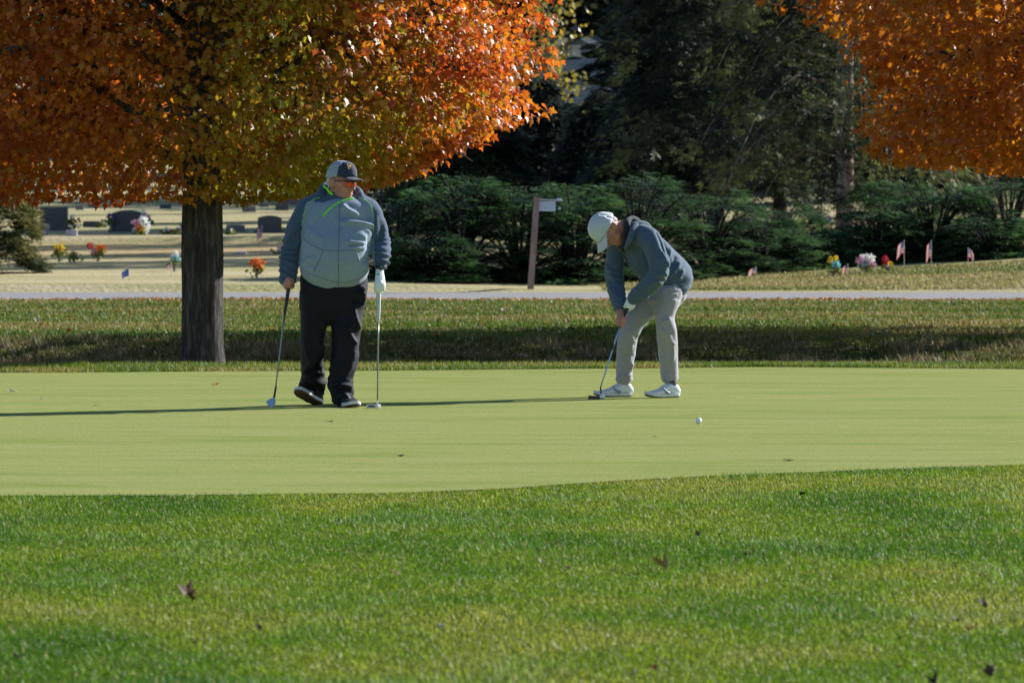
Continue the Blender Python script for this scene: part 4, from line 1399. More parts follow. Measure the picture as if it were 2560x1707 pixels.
def head_parts(mb, C, f, u, s=1.0, mouth=.0):
    """skull, face and ears into mb. C skull centre, f face direction, u crown direction"""
    f = nrm(f); u = np.array(u, float); u = nrm(u - f * np.dot(u, f)); l = np.cross(u, f)   # l = his left
    C = np.array(C, float)
    Q = lambda a, b, c: C + (f * a + l * b + u * c) * s
    rows = []
    for (z, cx, a, b) in ((-.118, .052, .026, .022), (-.108, .045, .045, .036), (-.085, .030, .066, .050), (-.05, .014, .083, .061), (-.01, .004, .092, .068), (.03, -.002, .097, .073), (.065, -.004, .094, .072), (.095, -.006, .074, .058), (.117, -.006, .04, .034)):
        rows.append(np.concatenate([Q(cx, 0, z), l * b * s, f * a * s]))
    mb.loft(rows, 24, 3, 2.15)
    # nose, brow, cheeks, lips, chin, jowls
    mb.limb([Q(.088, 0, .022), Q(.104, 0, -.005), Q(.117, 0, -.026), Q(.104, 0, -.034)], [.008 * s, .0105 * s, .0145 * s, .010 * s], 10, 3, ref=l)
    for k in (-1, 1):
        mb.ball(Q(.099, .011 * k, -.031), .0088 * s, n=6)
        mb.ball(Q(.074, .034 * k, -.026), (.021 * s, .021 * s, .017 * s), n=8)
        mb.ball(Q(.083, .026 * k, .030), (.017 * s, .017 * s, .008 * s), n=6)
        # ear: flat shell with a raised rim
        mb.ball(Q(-.004, .078 * k, -.006), (.020 * s, .011 * s, .033 * s), [f, l, u], 8)
        mb.limb([Q(.006, .082 * k, .018), Q(-.008, .091 * k, .028), Q(-.025, .094 * k, .012), Q(-.022, .090 * k, -.012), Q(-.006, .083 * k, -.034)], .0065 * s, 6, 3)
        mb.ball(Q(.028, .047 * k, -.070), (.030 * s, .016 * s, .022 * s), [f, l, u], 8)
    mb.limb([Q(.086, -.022, -.060), Q(.098, -.008, -.056), Q(.098, .008, -.056), Q(.086, .022, -.060)], .006 * s, 6, 3)
    mb.limb([Q(.085, -.020, -.070 - mouth), Q(.095, 0, -.071 - mouth), Q(.085, .020, -.070 - mouth)], .0065 * s, 6, 3)
    mb.ball(Q(.078, 0, -.094), (.020 * s, .022 * s, .016 * s), [f, l, u], 8)
    return Q, f, l, u


def hand(mb, wrist, kn, club0, club1, out, r=.009, shaft=.014, infl=0.0, wrap=1.0, ext=False, flip=1):
    """a hand closed round a club: wrist -> palm beside the shaft, four fingers wrap it, thumb down the shaft.
    kn = where on the club the hand centre sits; out = direction from club to the palm"""
    g = nrm(np.array(club1) - np.array(club0)); o = np.array(out, float); o = nrm(o - g * np.dot(o, g)); b = np.cross(g, o) * flip
    W = np.array(wrist, float); K = np.array(kn, float); i = infl
    pc = K + o * (shaft + .014)
    mb.limb([W, W * .6 + (pc - g * .03) * .4, pc - g * .012, pc + g * .030], [(.026 + i, .020 + i), (.030 + i, .019 + i), (.040 + i, .017 + i), (.036 + i, .014 + i)], 14, 3, ref=o, ex=2.4)
    lens = (.92, 1.0, .96, .80)
    for k in range(4):
        c = K + g * (-.028 + .0205 * k)
        R0 = shaft + r + .001
        pts = []
        for q in range(8):
            a = R(-8) + R(250 * wrap * lens[k]) * q / 7
            rad = R0 + .013 * max(0, 1 - q / 2.5)
            pts.append(c + (o * math.cos(a) + b * math.sin(a)) * rad + g * (.010 * q / 7 if ext else .003 * q / 7))
        rr = [(r + .001 + i) * (1.06 if q in (2, 4) else 1.0) * (1 - .02 * q) for q in range(8)]
        mb.limb(pts, rr, 8, 2, ref=g)
        mb.ball(pts[1] + o * .001, r * 1.12 + i, n=6)
    # thumb leaves the side of the palm and lies along the shaft
    th = [pc - g * .022 - b * .022, K + o * .012 - b * (shaft + .012) - g * .004, K - b * (shaft + .010) + g * .022, K - b * (shaft + .007) + g * .044]
    mb.limb(th, [.013 + i, .0115 + i, .0105 + i, .0085 + i], 8, 3, ref=o)


def cap_parts(t, C, f, u, s, mat_front, mat_back, split, brim_len, brim_drop=.25, brim_mat=None, rim=-.0, droop=3.0):
    f = nrm(f); u = np.array(u, float); u = nrm(u - f * np.dot(u, f)); l = np.cross(u, f); C = np.array(C, float)
    Q = lambda a, b, c: C + (f * a + l * b + u * c) * s
    nu, nv = 40, 12
    V, Fq = [], []
    for j in range(nv + 1):
        e = (j / nv)
        zz = .012 + rim + (.140 - .012 - rim) * math.sin(e * math.pi / 2)
        k = math.cos(e * math.pi / 2) ** .72
        for i in range(nu):
            a = 2 * math.pi * i / nu
            fx = math.cos(a) * (.112 if math.cos(a) > 0 else .106) * k - .004
            zr = zz + (.022 * max(0, math.cos(a)) * (1 - e) if True else 0)
            zr -= .018 * max(0, -math.cos(a)) * (1 - e)
            V.append(Q(fx, math.sin(a) * .088 * k, zr))
    for j in range(nv):
        for i in range(nu):
            Fq.append((j * nu + i, j * nu + (i + 1) % nu, (j + 1) * nu + (i + 1) % nu, (j + 1) * nu + i))
    def keyf(cen):
        x = (cen - C) @ f / s
        return (x < split).astype(int)
    me = mesh_from('x', V, Fq)
    mats = [mat_front, mat_back]
    obs = []
    for mm_, nm, mt in zip(split_mesh(me, keyf, ['front_panel', 'back_panel']), ('front_panel', 'back_panel'), mats):
        o = link(nm, mm_, mt, t); sm = o.modifiers.new('s', 'SOLIDIFY'); sm.thickness = .003; sm.offset = 1
        obs.append(o)
    # brim: curved plate
    nb, nr = 18, 7
    V, Fq = [], []
    for j in range(nr + 1):
        e = j / nr
        for i in range(nb + 1):
            a = R(-62 + 124 * i / nb)
            x0, y0 = .108 * math.cos(a), .086 * math.sin(a)
            x1, y1 = .100 + brim_len * (math.cos(a * 1.05)) ** .6 if abs(a * 1.05) < 1.5 else .1, .082 * math.sin(a)
            x = x0 + (x1 - x0) * e; y = y0 + (y1 - y0) * e
            z = .030 - brim_drop * (x - x0) - droop * y * y * (.35 + .65 * e) + rim
            V.append(Q(x, y, z))
    for j in range(nr):
        for i in range(nb):
            Fq.append((j * (nb + 1) + i, j * (nb + 1) + i + 1, (j + 1) * (nb + 1) + i + 1, (j + 1) * (nb + 1) + i))
    o = link('brim', mesh_from('brim', V, Fq), brim_mat or mat_front, t); sm = o.modifiers.new('s', 'SOLIDIFY'); sm.thickness = .004; sm.offset = 0
    b = MB(); b.ball(Q(-.004, 0, .142), (.008 * s, .008 * s, .005 * s), [f, l, u], 6); b.obj('cap_button', brim_mat or mat_front, t)
    return Q, obs


def shoe(t, heel, fwd, up, L, W, mats, nm='shoe', lace=None):
    """heel = ground point under the heel; mats = upper, sole, outsole"""
    f = nrm(fwd); u = np.array(up, float); u = nrm(u - f * np.dot(u, f)); l = np.cross(u, f); h = np.array(heel, float)
    Q = lambda a, b, c: h + f * a * L + l * b * W + u * c
    up_ = MB()
    rows = []
    for (x, w_, z0, z1) in ((-.03, .28, .022, .080), (.03, .36, .022, .102), (.12, .40, .022, .112), (.26, .40, .022, .114), (.42, .42, .022, .092), (.58, .47, .022, .066), (.75, .48, .022, .055), (.90, .38, .022, .045), (.98, .2, .024, .036)):
        rows.append(np.concatenate([Q(x, 0, (z0 + z1) / 2), l * w_ * W, u * (z1 - z0) / 2]))
    up_.loft(rows, 20, 3, 2.4)
    s = up_.obj(nm, mats[0], t)
    def slab(z0, z1, k, name, mat):
        m = MB(); prof = []
        for x, w_ in ((-.04, .18), (-.02, .34), (.05, .42), (.2, .43), (.38, .40), (.55, .47), (.72, .51), (.86, .46), (.96, .30), (1.0, .12)): prof.append((x, w_ * k))
        ring = [(x, w_) for x, w_ in prof] + [(x, -w_) for x, w_ in prof[::-1]]
        n = len(ring); zt = lambda x: .020 * max(0, x - .75) / .25 + .004 * (x < 0)
        V = [Q(x, y, z0 + zt(x)) for x, y in ring] + [Q(x, y, z1 + zt(x)) for x, y in ring]
        m.add(V, [tuple(range(n))[::-1], tuple(range(n, 2 * n))] + [(i, (i + 1) % n, n + (i + 1) % n, n + i) for i in range(n)])
        m.obj(name, mat, s, False, .003)
    slab(.007, .030, 1.0, 'sole', mats[1]); slab(.0, .0068, .93, 'outsole', mats[2])
    la = MB()
    for k in range(5):
        x = .34 + .055 * k; z = .100 - .0085 * k
        la.limb([Q(x, -.22, z - .012), Q(x + .01, 0, z + .003), Q(x, .22, z - .012)], .0035, 5, 2)
    tag(la.obj('lace', lace or mats[1], s), kind='stuff')
    return s


def folds(p, ax, freq, amp, seed, stretch=4.0, pw=2.0):
    """cloth folds: ridges across direction ax"""
    ax = nrm(ax)
    al = p @ ax
    q = p - al[:, None] * ax
    w_ = fbm(q * 2.2 + seed, 2) * stretch
    n = fbm(np.stack([al * freq + w_ * 1.2, q[:, 0] * freq / stretch + seed, q[:, 2] * freq / stretch + q[:, 1] * freq / stretch], -1), 2)
    r = 1 - np.abs(n - .5) * 4
    return amp * (np.clip(r, -1, 1) ** 1)


def creases(p, n, lines, K=1.35):
    """cloth ridges (+) and valleys (-) laid over the side of the figure that faces the green's front"""
    x, y = px_of(p)
    out = np.zeros(len(p))
    front = np.clip(-n[:, 1] * 1.6 + .25, 0, 1)
    for pts, amp, wd in lines:
        q = np.array(resample([np.array(a, float) for a in pts], 6))
        dm = np.full(len(p), 1e9); tt = np.zeros(len(p))
        for i in range(len(q) - 1):
            a, b = q[i], q[i + 1]; ab = b - a
            t = np.clip(((x - a[0]) * ab[0] + (y - a[1]) * ab[1]) / (ab @ ab + 1e-9), 0, 1)
            dd = np.hypot(x - a[0] - ab[0] * t, y - a[1] - ab[1] * t)
            k = dd < dm; dm[k] = dd[k]; tt[k] = (i + t[k]) / (len(q) - 1)
        out += K * amp * np.exp(-(dm / wd) ** 2) * np.clip(np.minimum(tt, 1 - tt) * 5, 0.15, 1) * front
    return out


def px_of(p):
    d = p[:, 1]
    return 1280 + p[:, 0] * F / d, HOR - (p[:, 2] - CAMZ) * F / d


def wrinkle(p, ax, per, amp, seed):
    """crowded soft rings across a sleeve or leg"""
    ax = nrm(ax); al = p @ ax
    ph = al / per + fbm(p * 7 + seed, 2) * 3.0
    s_ = np.sin(ph * 2 * math.pi)
    return amp * (np.sign(s_) * np.abs(s_) ** .8) * (.35 + 1.1 * vnoise(p * 9 + seed))


def sec(c, u, v): return np.concatenate([np.array(c, float), np.array(u, float), np.array(v, float)])


# ------------------------------------------------------------------ standing golfer
D1 = 40.0
def A1(px, py, dd=0.0): return np.array(P(px, py, D1 + dd))
S1 = F / D1
man = thing('person', 'heavyset man in grey zip jacket and orange sunglasses, a club in each hand', 'person', (A1(840, 1018)[0], D1, 0))
X = np.array([1., 0, 0]); Y = np.array([0, 1., 0]); Z = np.array([0, 0, 1.])

def tsec(px, py, hw, hd, dd=0.0, tilt=0.0, z=0): return sec(A1(px, py, dd), X * hw / S1 + Z * tilt * hw / S1, Y * hd + Z * z)

# the club grips and hand places
IR0, IR1 = A1(725, 700, -.10), A1(686, 996, -.22)       # iron, hand end -> head
PT0, PT1 = A1(947, 716, -.16), A1(943.5, 1000, -.20)
body = MB()
HC1 = A1(852, 457, -.02)
f1 = nrm([.78, -.62, -.14]); u1 = nrm([.10, -.02, 1])
Qh, f1, l1, u1 = head_parts(body, HC1, f1, u1, 1.10, mouth=.006)
body.limb([HC1 + Z * -.05 - f1 * .02, A1(848, 492, .02), A1(845, 520, .03)], [.068, .070, .085], 16, 3)
# torso, arms and legs under the clothes
body.loft([tsec(838, 700, 68, .15), tsec(840, 650, 74, .165, -.02), tsec(842, 600, 70, .16, -.02), tsec(843, 550, 68, .135), tsec(843, 515, 56, .11), tsec(845, 500, 26, .07)], 24, 3)
body.limb([A1(893, 518), A1(925, 530), A1(947, 612, .02), A1(951, 660, -.10), A1(949, 676, -.13)], [.05, .052, .044, .030, .027], 12, 3)
body.limb([A1(795, 518), A1(762, 530), A1(731, 615, .03), A1(722, 690, -.05), A1(720, 706, -.07)], [.05, .052, .046, .032, .027], 12, 3)
body.limb([A1(800, 690), A1(790, 760), A1(784, 850, -.02), A1(784, 930, .14), A1(781, 985, .34)], [.10, .085, .055, .032, .03], 14, 3)
body.limb([A1(875, 690), A1(868, 760), A1(862, 850, -.03), A1(854, 930, .02), A1(857, 1003, .02)], [.10, .085, .055, .04, .035], 14, 3)
hand(body, A1(720, 702, -.06), IR0 * .98 + IR1 * .02 + Z * -.005, IR0, IR1, (-.55, -.55, .2), shaft=.013, flip=-1)
hand(body, A1(949, 672, -.12), PT0, PT0, PT1, (.35, -.9, 0), r=.0095, shaft=.013)
link('body', skinfit(body, 'body', .0073, 2, .45), MAT_SKIN, man)

# trousers
tr = MB()
tr.loft([tsec(836, 680, 80, .175, .0), tsec(834, 720, 84, .18, .0), tsec(833, 765, 79, .16, .0), tsec(832, 788, 66, .12, .0)], 28, 4, 2.2)
tr.loft([tsec(792, 730, 44, .155), tsec(786, 790, 33, .125), tsec(784, 820, 30, .115, -.01), tsec(780, 870, 26.5, .098, 0), tsec(780, 910, 24, .09, .10), tsec(784, 940, 26, .09, .18), tsec(782, 962, 31, .105, .26), tsec(778, 980, 28, .105, .31), tsec(779, 990, 24, .095, .33)], 22, 4, 2.1)
tr.loft([tsec(872, 730, 42, .155), tsec(867, 780, 40, .13), tsec(866, 820, 36.5, .12, -.02), tsec(864, 870, 33.5, .10, -.02), tsec(857, 925, 30, .095, .0), tsec(849, 952, 28, .09, .01), tsec(853, 972, 29, .10, .02), tsec(855, 992, 24, .10, .02), tsec(857, 1003, 21, .095, .02)], 22, 4, 2.1)
tr.loft([tsec(893, 722, 22, .03, -.10), tsec(893, 742, 23, .035, -.10), tsec(892, 760, 20, .03, -.10)], 14, 3, 3)

def d_tr(p, n):
    z = p[:, 2]
    low = np.clip((.42 - z) / .35, 0, 1)
    a = folds(p, (.35, 0, 1), 9, .010, 3.0) * (.25 + low)
    b = folds(p, (.9, .2, .45), 7, .010, 9.0) * (1 - low * .6)
    c = folds(p, (-.2, .1, 1), 16, .006, 5.0) * low
    w_ = wrinkle(p, (.15, 0, 1), .075, .006, 2.0) * low
    cr = creases(p, n, [([(799, 846), (790, 880), (772, 912), (764, 930)], .020, 6), ([(764, 934), (785, 946), (812, 957)], .020, 6), ([(770, 922), (805, 924)], -.012, 5), ([(815, 850), (806, 870), (800, 900)], .012, 5),
        ([(866, 812), (877, 841), (891, 861)], .018, 6), ([(880, 760), (888, 800), (897, 826)], .016, 6), ([(838, 956), (858, 964), (880, 968)], .018, 6), ([(835, 972), (855, 978), (875, 976)], -.012, 5), ([(858, 982), (866, 996)], .016, 6),
        ([(756, 962), (790, 976), (806, 970)], -.012, 5), ([(880, 730), (914, 735)], .010, 5), ([(878, 752), (912, 756)], -.010, 5), ([(886, 872), (868, 925), (852, 950)], .012, 7), ([(778, 985), (790, 972)], .014, 5), ([(800, 760), (806, 800), (808, 830)], .012, 6), ([(765, 850), (775, 900)], .010, 6), ([(842, 800), (850, 860), (848, 910)], .010, 7)], 1.7)
    return a + b + c + w_ + cr
TRM = skinfit(tr, 'trousers', .0085, 5, .5, d_tr)
link('trousers', TRM, MAT_TR, man)

# jacket with raglan sleeves
jk = MB()
def hemsec(px, py, hw, hd, dip, dd):  # front (towards camera) hangs lower
    return sec(A1(px, py, dd), X * hw / S1, Y * hd + Z * dip)
jk.loft([hemsec(836, 684, 82, .190, .060, -.02), hemsec(836, 678, 84, .203, .057, -.025), hemsec(836, 664, 85, .218, .045, -.035), hemsec(837, 642, 86, .230, .03, -.04), hemsec(839, 617, 86, .227, .015, -.04),
         tsec(843, 592, 86, .21, -.03), tsec(844, 562, 84, .185, -.01), tsec(844, 535, 82, .165), tsec(845, 512, 74, .145, .01), tsec(846, 499, 55, .12, .02), tsec(848, 490, 34, .10, .02)], 36, 5, 2.25, dome=True)
jk.limb([A1(893, 512, .02), A1(918, 524, .01), A1(938, 556, .0), A1(949, 600, .01), A1(951, 635, -.05), A1(952, 652, -.09), A1(952, 659, -.105)], [(.085, .085), (.084, .088), (.075, .082), (.069, .075), (.066, .066), (.056, .056), (.047, .047)], 18, 4)
jk.limb([A1(797, 512, .02), A1(771, 523, .01), A1(752, 552, .0), A1(738, 592, .01), A1(729, 630, .0), A1(722, 670, -.04), A1(720, 698, -.065), A1(720, 708, -.075)], [(.085, .085), (.082, .088), (.076, .082), (.076, .078), (.074, .070), (.062, .060), (.056, .055), (.047, .045)], 18, 4)
# hood folded behind the neck
jk.limb([A1(800, 497, -.03), A1(803, 483, .0), A1(807, 472, .04), A1(826, 466, .11), A1(868, 470, .13), A1(896, 482, .06), A1(900, 490, -.01)], [(.040, .035), (.034, .032), (.030, .030), (.034, .036), (.034, .036), (.030, .030), (.020, .02)], 14, 4)
# stand-up collar
jk.loft([sec(A1(848, 507, -.005), X * .135, Y * .125), sec(A1(849, 496, -.01), X * .112, Y * .108 + Z * .02), sec(A1(850, 486, .0), X * .098, Y * .098 + Z * .035)], 24, 3, dome=False)

def armw(p):
    x, y = px_of(p)
    r = np.clip((x - np.interp(y, [495, 513, 545, 579, 700], [905, 925, 932, 930, 933])) / 10, 0, 1)
    l = np.clip((np.interp(y, [494, 508, 541, 600, 700], [795, 770, 761, 757, 745]) - x) / 10, 0, 1)
    return l, r
def d_jk(p, n):
    l, r = armw(p)
    x, y = px_of(p)
    arm = np.maximum(l, r)
    low = np.clip((y - 560) / 80, 0, 1)
    out = folds(p, (.12, .0, 1), 17, .0095, 2.0, 3) * arm * (.35 + low)
    out += folds(p, (-.5, 0, .85), 9, .007, 7.0) * arm * (1 - low)
    right = np.clip((x - 850) / 60, 0, 1)
    out += (folds(p, (.25, 0, 1), 8, .012, 4.0, 3) * right + folds(p, (-.35, 0, .9), 5, .006, 8.0) * (1 - right * .6)) * (1 - arm)
    out += wrinkle(p, (.10, 0, 1), .040, .0075, 5.0) * arm * low
    out += creases(p, n, [([(853, 513), (872, 529), (900, 541)], .020, 6), ([(850, 556), (890, 557), (921, 565), (931, 576)], .024, 6.5), ([(852, 545), (890, 547), (925, 553)], -.014, 6), ([(902, 600), (913, 588), (922, 580)], .018, 9),
        ([(865, 606), (890, 607), (910, 611)], .018, 4.5), ([(876, 619), (911, 621)], .016, 4.5), ([(868, 613), (908, 615)], -.012, 3.5), ([(905, 575), (918, 600), (922, 625)], -.010, 6),
        ([(762, 560), (790, 590), (806, 600)], .008, 8), ([(770, 575), (800, 545), (815, 530)], -.008, 7), ([(786, 640), (760, 655), (755, 665)], .010, 6), ([(752, 640), (775, 660), (800, 665)], -.008, 6),
        ([(938, 540), (940, 580), (936, 600)], .014, 6), ([(955, 560), (952, 590), (944, 606)], -.012, 5), ([(747, 560), (728, 590), (716, 600)], .012, 7), ([(755, 590), (735, 625)], .010, 6), ([(895, 655), (915, 668), (922, 676)], .012, 6)])
    return out
JKM = skinfit(jk, 'jacket', .0085, 6, .5, d_jk)
# keep head room: cut the collar open by trimming faces above the rim close to the neck
def jkey(c):
    l, r = armw(c)
    x, y = px_of(c)
    k = np.zeros(len(c), int)
    k[(l > .5)] = 1; k[(r > .5)] = 2
    # dark collar and yoke
    rr = np.hypot(c[:, 0] - A1(849, 500)[0], c[:, 1] - D1)
    k[(y < 497 + 9 * np.clip((840 - x) / 30, 0, 1)) & (rr < .19) & (k == 0)] = 3
    return k
JB = bvh_of(JKM)
pj, pl_, pr_, pc_ = split_mesh(JKM, jkey, ['jacket', 'sleeve', 'sleeve', 'collar'])
jo = link('jacket', pj, MAT_JK, man)
link('sleeve', pl_, MAT_JKD, jo); link('sleeve', pr_, MAT_JKD, jo)
if pc_: link('collar', pc_, MAT_JKD, jo)

def trace(bv, pts, lift=.002, sub=6):
    rows = resample([np.array(q, float) for q in pts], sub)
    out = []
    for q in rows:
        h = hit(bv, q[0], q[1], lift)
        if h is not None and (not out or (np.linalg.norm(np.array(h) - out[-1]) < .09)): out.append(np.array(h))
    return out
def line(bv, pts, r, name, mat, parent, lift=.001):
    q = trace(bv, pts, lift)
    if len(q) > 2:
        m = MB(); m.limb(q, r, 6, 1, dome=True); return m.obj(name, mat, parent)
line(JB, [(883, 496), (868, 499), (848, 506), (832, 516), (818, 529), (808, 541)], .0065, 'neon_trim', MAT_NEON, jo)
line(JB, [(809, 465), (815, 472), (822, 481), (830, 487)], .0075, 'neon_trim', MAT_NEON, jo, .002)
m = MB(); m.limb([A1(809, 465, -.06), A1(816, 471, -.09), A1(823, 479, -.105), A1(831, 486, -.11)], .0075, 6, 3); m.obj('neon_trim', MAT_NEON, jo)
line(JB, [(800, 494), (785, 498), (773, 507), (766, 520), (762, 536), (760, 560)], .0026, 'piping', MAT_PIPE, jo)
line(JB, [(897, 493), (910, 500), (922, 508), (930, 522), (931, 550), (933, 578)], .0026, 'piping', MAT_PIPE, jo)
line(JB, [(849, 512), (848, 560), (847, 620), (846, 670), (846, 716)], .0024, 'zip', MAT_SEAM, jo, .0005)
line(JB, [(759, 597), (780, 612), (806, 624), (850, 626), (890, 626)], .002, 'seam', MAT_SEAM, jo, .0003)
line(JB, [(808, 625), (799, 650), (789, 668), (786, 680)], .0022, 'pocket_edge', MAT_SEAM, jo, .0003)
line(JB, [(892, 628), (897, 645), (901, 656)], .0025, 'pocket_edge', MAT_GRIPW, jo, .0005)
line(JB, [(751, 675), (790, 690), (846, 706), (890, 700), (920, 680)], .002, 'hem_seam', MAT_SEAM, jo, .0003)

# cap, hair, glasses
capt = thing  # noqa
cap = bpy.data.objects.new('cap', None); COL.objects.link(cap); cap.parent = man; cap.matrix_parent_inverse = Matrix.Translation(-man.location)
Qc, ob = cap_parts(cap, HC1 + u1 * .004, f1, u1, 1.10, MAT_CAPD, MAT_CAPL, .028, .072, .12, rim=.016, droop=2.2)
for o in list(cap.children):
    o.matrix_parent_inverse = Matrix.Identity(4)
# gold emblem on the front panel
eb = MB()
fb = bvh_of(ob[0].data)
ea = hit(fb, 873, 417)
if ea is None: ea = Vector(Qc(.1, 0, .08))
ec = np.array(ea) + f1 * .003
el = nrm(np.cross(u1, f1)); eu = nrm(u1 - f1 * .35)
for k in (-1, 1):
    eb.limb([ec + el * .019 * k + eu * .020, ec + el * .017 * k, ec + el * .011 * k - eu * .016], .0028, 6, 3)
eb.limb([ec - el * .011 - eu * .016, ec - eu * .020, ec + el * .011 - eu * .016], .0028, 6, 3)
eb.ball(ec + eu * .002, (.0085, .0085, .012), n=6)
tag(eb.obj('emblem', MAT_GOLD, cap), kind='stuff')
hb = MB()
for k in (-1, 1):
    hb.ball(Qh(-.042, .062 * k, .010), (.030, .013, .030), [f1, l1, u1], 8)
hb.ball(Qh(-.066, 0, -.004), (.036, .062, .044), [f1, l1, u1], 10)
for k in (-1, 1): hb.limb([Qh(.012, .070 * k, .024), Qh(.010, .071 * k, .010)], .006, 6, 2)
tag(link('hair', skinfit(hb, 'hair', .005, 2, .5, lambda p, n: (vnoise(p * 140) - .5) * .008), MAT_HAIR, man))
gl = MB()
for k in (-1, 1):
    lm_ = MB(); n_ = 8; V = []; Fq = []
    for j in range(5):
        for i in range(n_ + 1):
            a = (.006 + .040 * i / n_ + .004) ; b = (j / 4 - .5) * .038 * (1 - .35 * (i / n_) ** 2)
            V.append(Qh(.103 - 7.0 * a * a * .9, a * k * 1.12, .000 + b))
    for j in range(4):
        for i in range(n_): Fq.append((j * 9 + i, j * 9 + i + 1, (j + 1) * 9 + i + 1, (j + 1) * 9 + i))
    o = link('lens', mesh_from('lens', V, Fq), MAT_LENS, None); o.modifiers.new('s', 'SOLIDIFY').thickness = .003
    gl.limb([Qh(.104, .004 * k, .020), Qh(.094, .030 * k, .023), Qh(.070, .058 * k, .018), Qh(.04, .074 * k, .014), Qh(0, .080 * k, .010)], .0028, 6, 3)
    if k == -1: L0 = o
    else: L1 = o
gl.limb([Qh(.105, -.006, .016), Qh(.108, 0, .017), Qh(.105, .006, .016)], .003, 6, 2)
go_ = gl.obj('sunglasses', MAT_BLACK, man)
for o in (L0, L1): o.parent = go_
m = MB(); m.limb([Qh(.096, -.020, -.062), Qh(.102, 0, -.0625), Qh(.096, .020, -.062)], .0035, 6, 3); m.obj('mouth', MAT_LIP, man)

# glove, watch, shoes
gv = MB(); hand(gv, A1(949, 675, -.125), PT0, PT0, PT1, (.35, -.9, 0), r=.0095, shaft=.013, infl=.0028)
gvo = link('glove', skinfit(gv, 'glove', .0035, 2, .5), MAT_GLOVE, man)
gb = bvh_of(gvo.data)
q = hit(gb, 945, 686, .001)
if q is not None:
    m = MB(); m.box(q, (.010, .0015, .010)); m.obj('glove_mark', MAT_GLOVEMARK, gvo, False, .0005)
m = MB(); c = A1(951, 668, -.12); m.loft([sec(c + Z * .012, X * .041, Y * .041), sec(c - Z * .012, X * .039, Y * .039)], 20, 1, dome=False); wo_ = m.obj('watch_strap', MAT_BLACK, man)
m = MB(); m.box(A1(954, 667.5, -.12) + np.array([.006, -.042, 0]), (.019, .006, .021), [nrm([.95, -.3, 0]), nrm([.3, .95, 0]), Z]); wc = m.obj('watch_case', MAT_WATCH, wo_, False, .004)
m = MB(); m.box(A1(954, 667.5, -.12) + np.array([.006 - .002, -.0492, 0]), (.015, .0015, .017), [nrm([.95, -.3, 0]), nrm([.3, .95, 0]), Z]); m.obj('watch_glass', MAT_WFACE, wo_, False, .001)
# left (picture) shoe: heel down, toe lifted towards the camera
hl = A1(796, 1008, .30); hl[2] = .006
shoe(man, hl, (-.50, -.80, .32), (0, .25, 1), .30, .115, (MAT_SHOEB, MAT_SOLE, MAT_SOLEB))
hl = A1(853, 1010, .06); hl[2] = .005
shoe(man, hl, (.38, -.92, 0.0), (0, 0, 1), .30, .118, (MAT_SHOEB, MAT_SOLE, MAT_SOLEB))

# ------------------------------------------------------------------ clubs
def club(name, label, p_top, grip_end, p_neck, grip_r, grip_mat, shaft_mat, group=None, band=None):
    t = thing(name, label, 'golf club', tuple(p_neck))
    g = nrm(np.array(p_neck) - np.array(p_top))
    m = MB(); m.limb([p_top, np.array(p_top) * .5 + np.array(grip_end) * .5, grip_end], [grip_r * 1.1, grip_r, grip_r * .75], 12, 2); m.obj('grip', grip_mat, t)
    m = MB(); m.limb([np.array(grip_end), (np.array(grip_end) + np.array(p_neck)) / 2, p_neck], [.0072, .0062, .0050], 10, 2, dome=False); m.obj('shaft', shaft_mat, t)
    return t, g

MAT_SHAFT = plain('dull_steel_shaft', (.22, .24, .20), .35, .5, .7)
t, g = club('golf_iron', 'wedge with a black grip held low in the standing golfer\'s bare hand', IR0 - nrm(IR1 - IR0) * .04, A1(711.5, 785, -.135), A1(687, 983, -.215), .0135, MAT_GRIPB, MAT_SHAFT)
m = MB(); m.limb([A1(689.5, 966, -.21), A1(686, 988, -.22), A1(684, 998, -.225)], [.0072, .0078, .0095], 10, 2); m.obj('hosel', MAT_BLACK, t)
# blade: face towards the camera, sole on the grass
bl = MB()
c0 = A1(685, 998, -.225)
zt = .008
tp_ = [(686, 993), (688, 1006), (684, 1014), (677, 1017), (670, 1013), (664.5, 1004), (668, 1000), (678, 995)]
dzz = zt - A1(677, 1017, -.225)[2]
fr_ = [A1(x, y, -.235 - (y - 993) * .0009) + Z * dzz * ((y - 993) / 24) for x, y in tp_]
bk_ = [q + np.array([.004, .016 if i in (1, 2, 3, 4, 5) else .008, 0]) for i, q in enumerate(fr_)]
n_ = len(tp_)
bl.add(fr_ + bk_, [tuple(range(n_)), tuple(range(n_, 2 * n_))[::-1]] + [(i, n_ + i, n_ + (i + 1) % n_, (i + 1) % n_) for i in range(n_)])
bl.obj('blade', MAT_STEEL, t, False, .002)

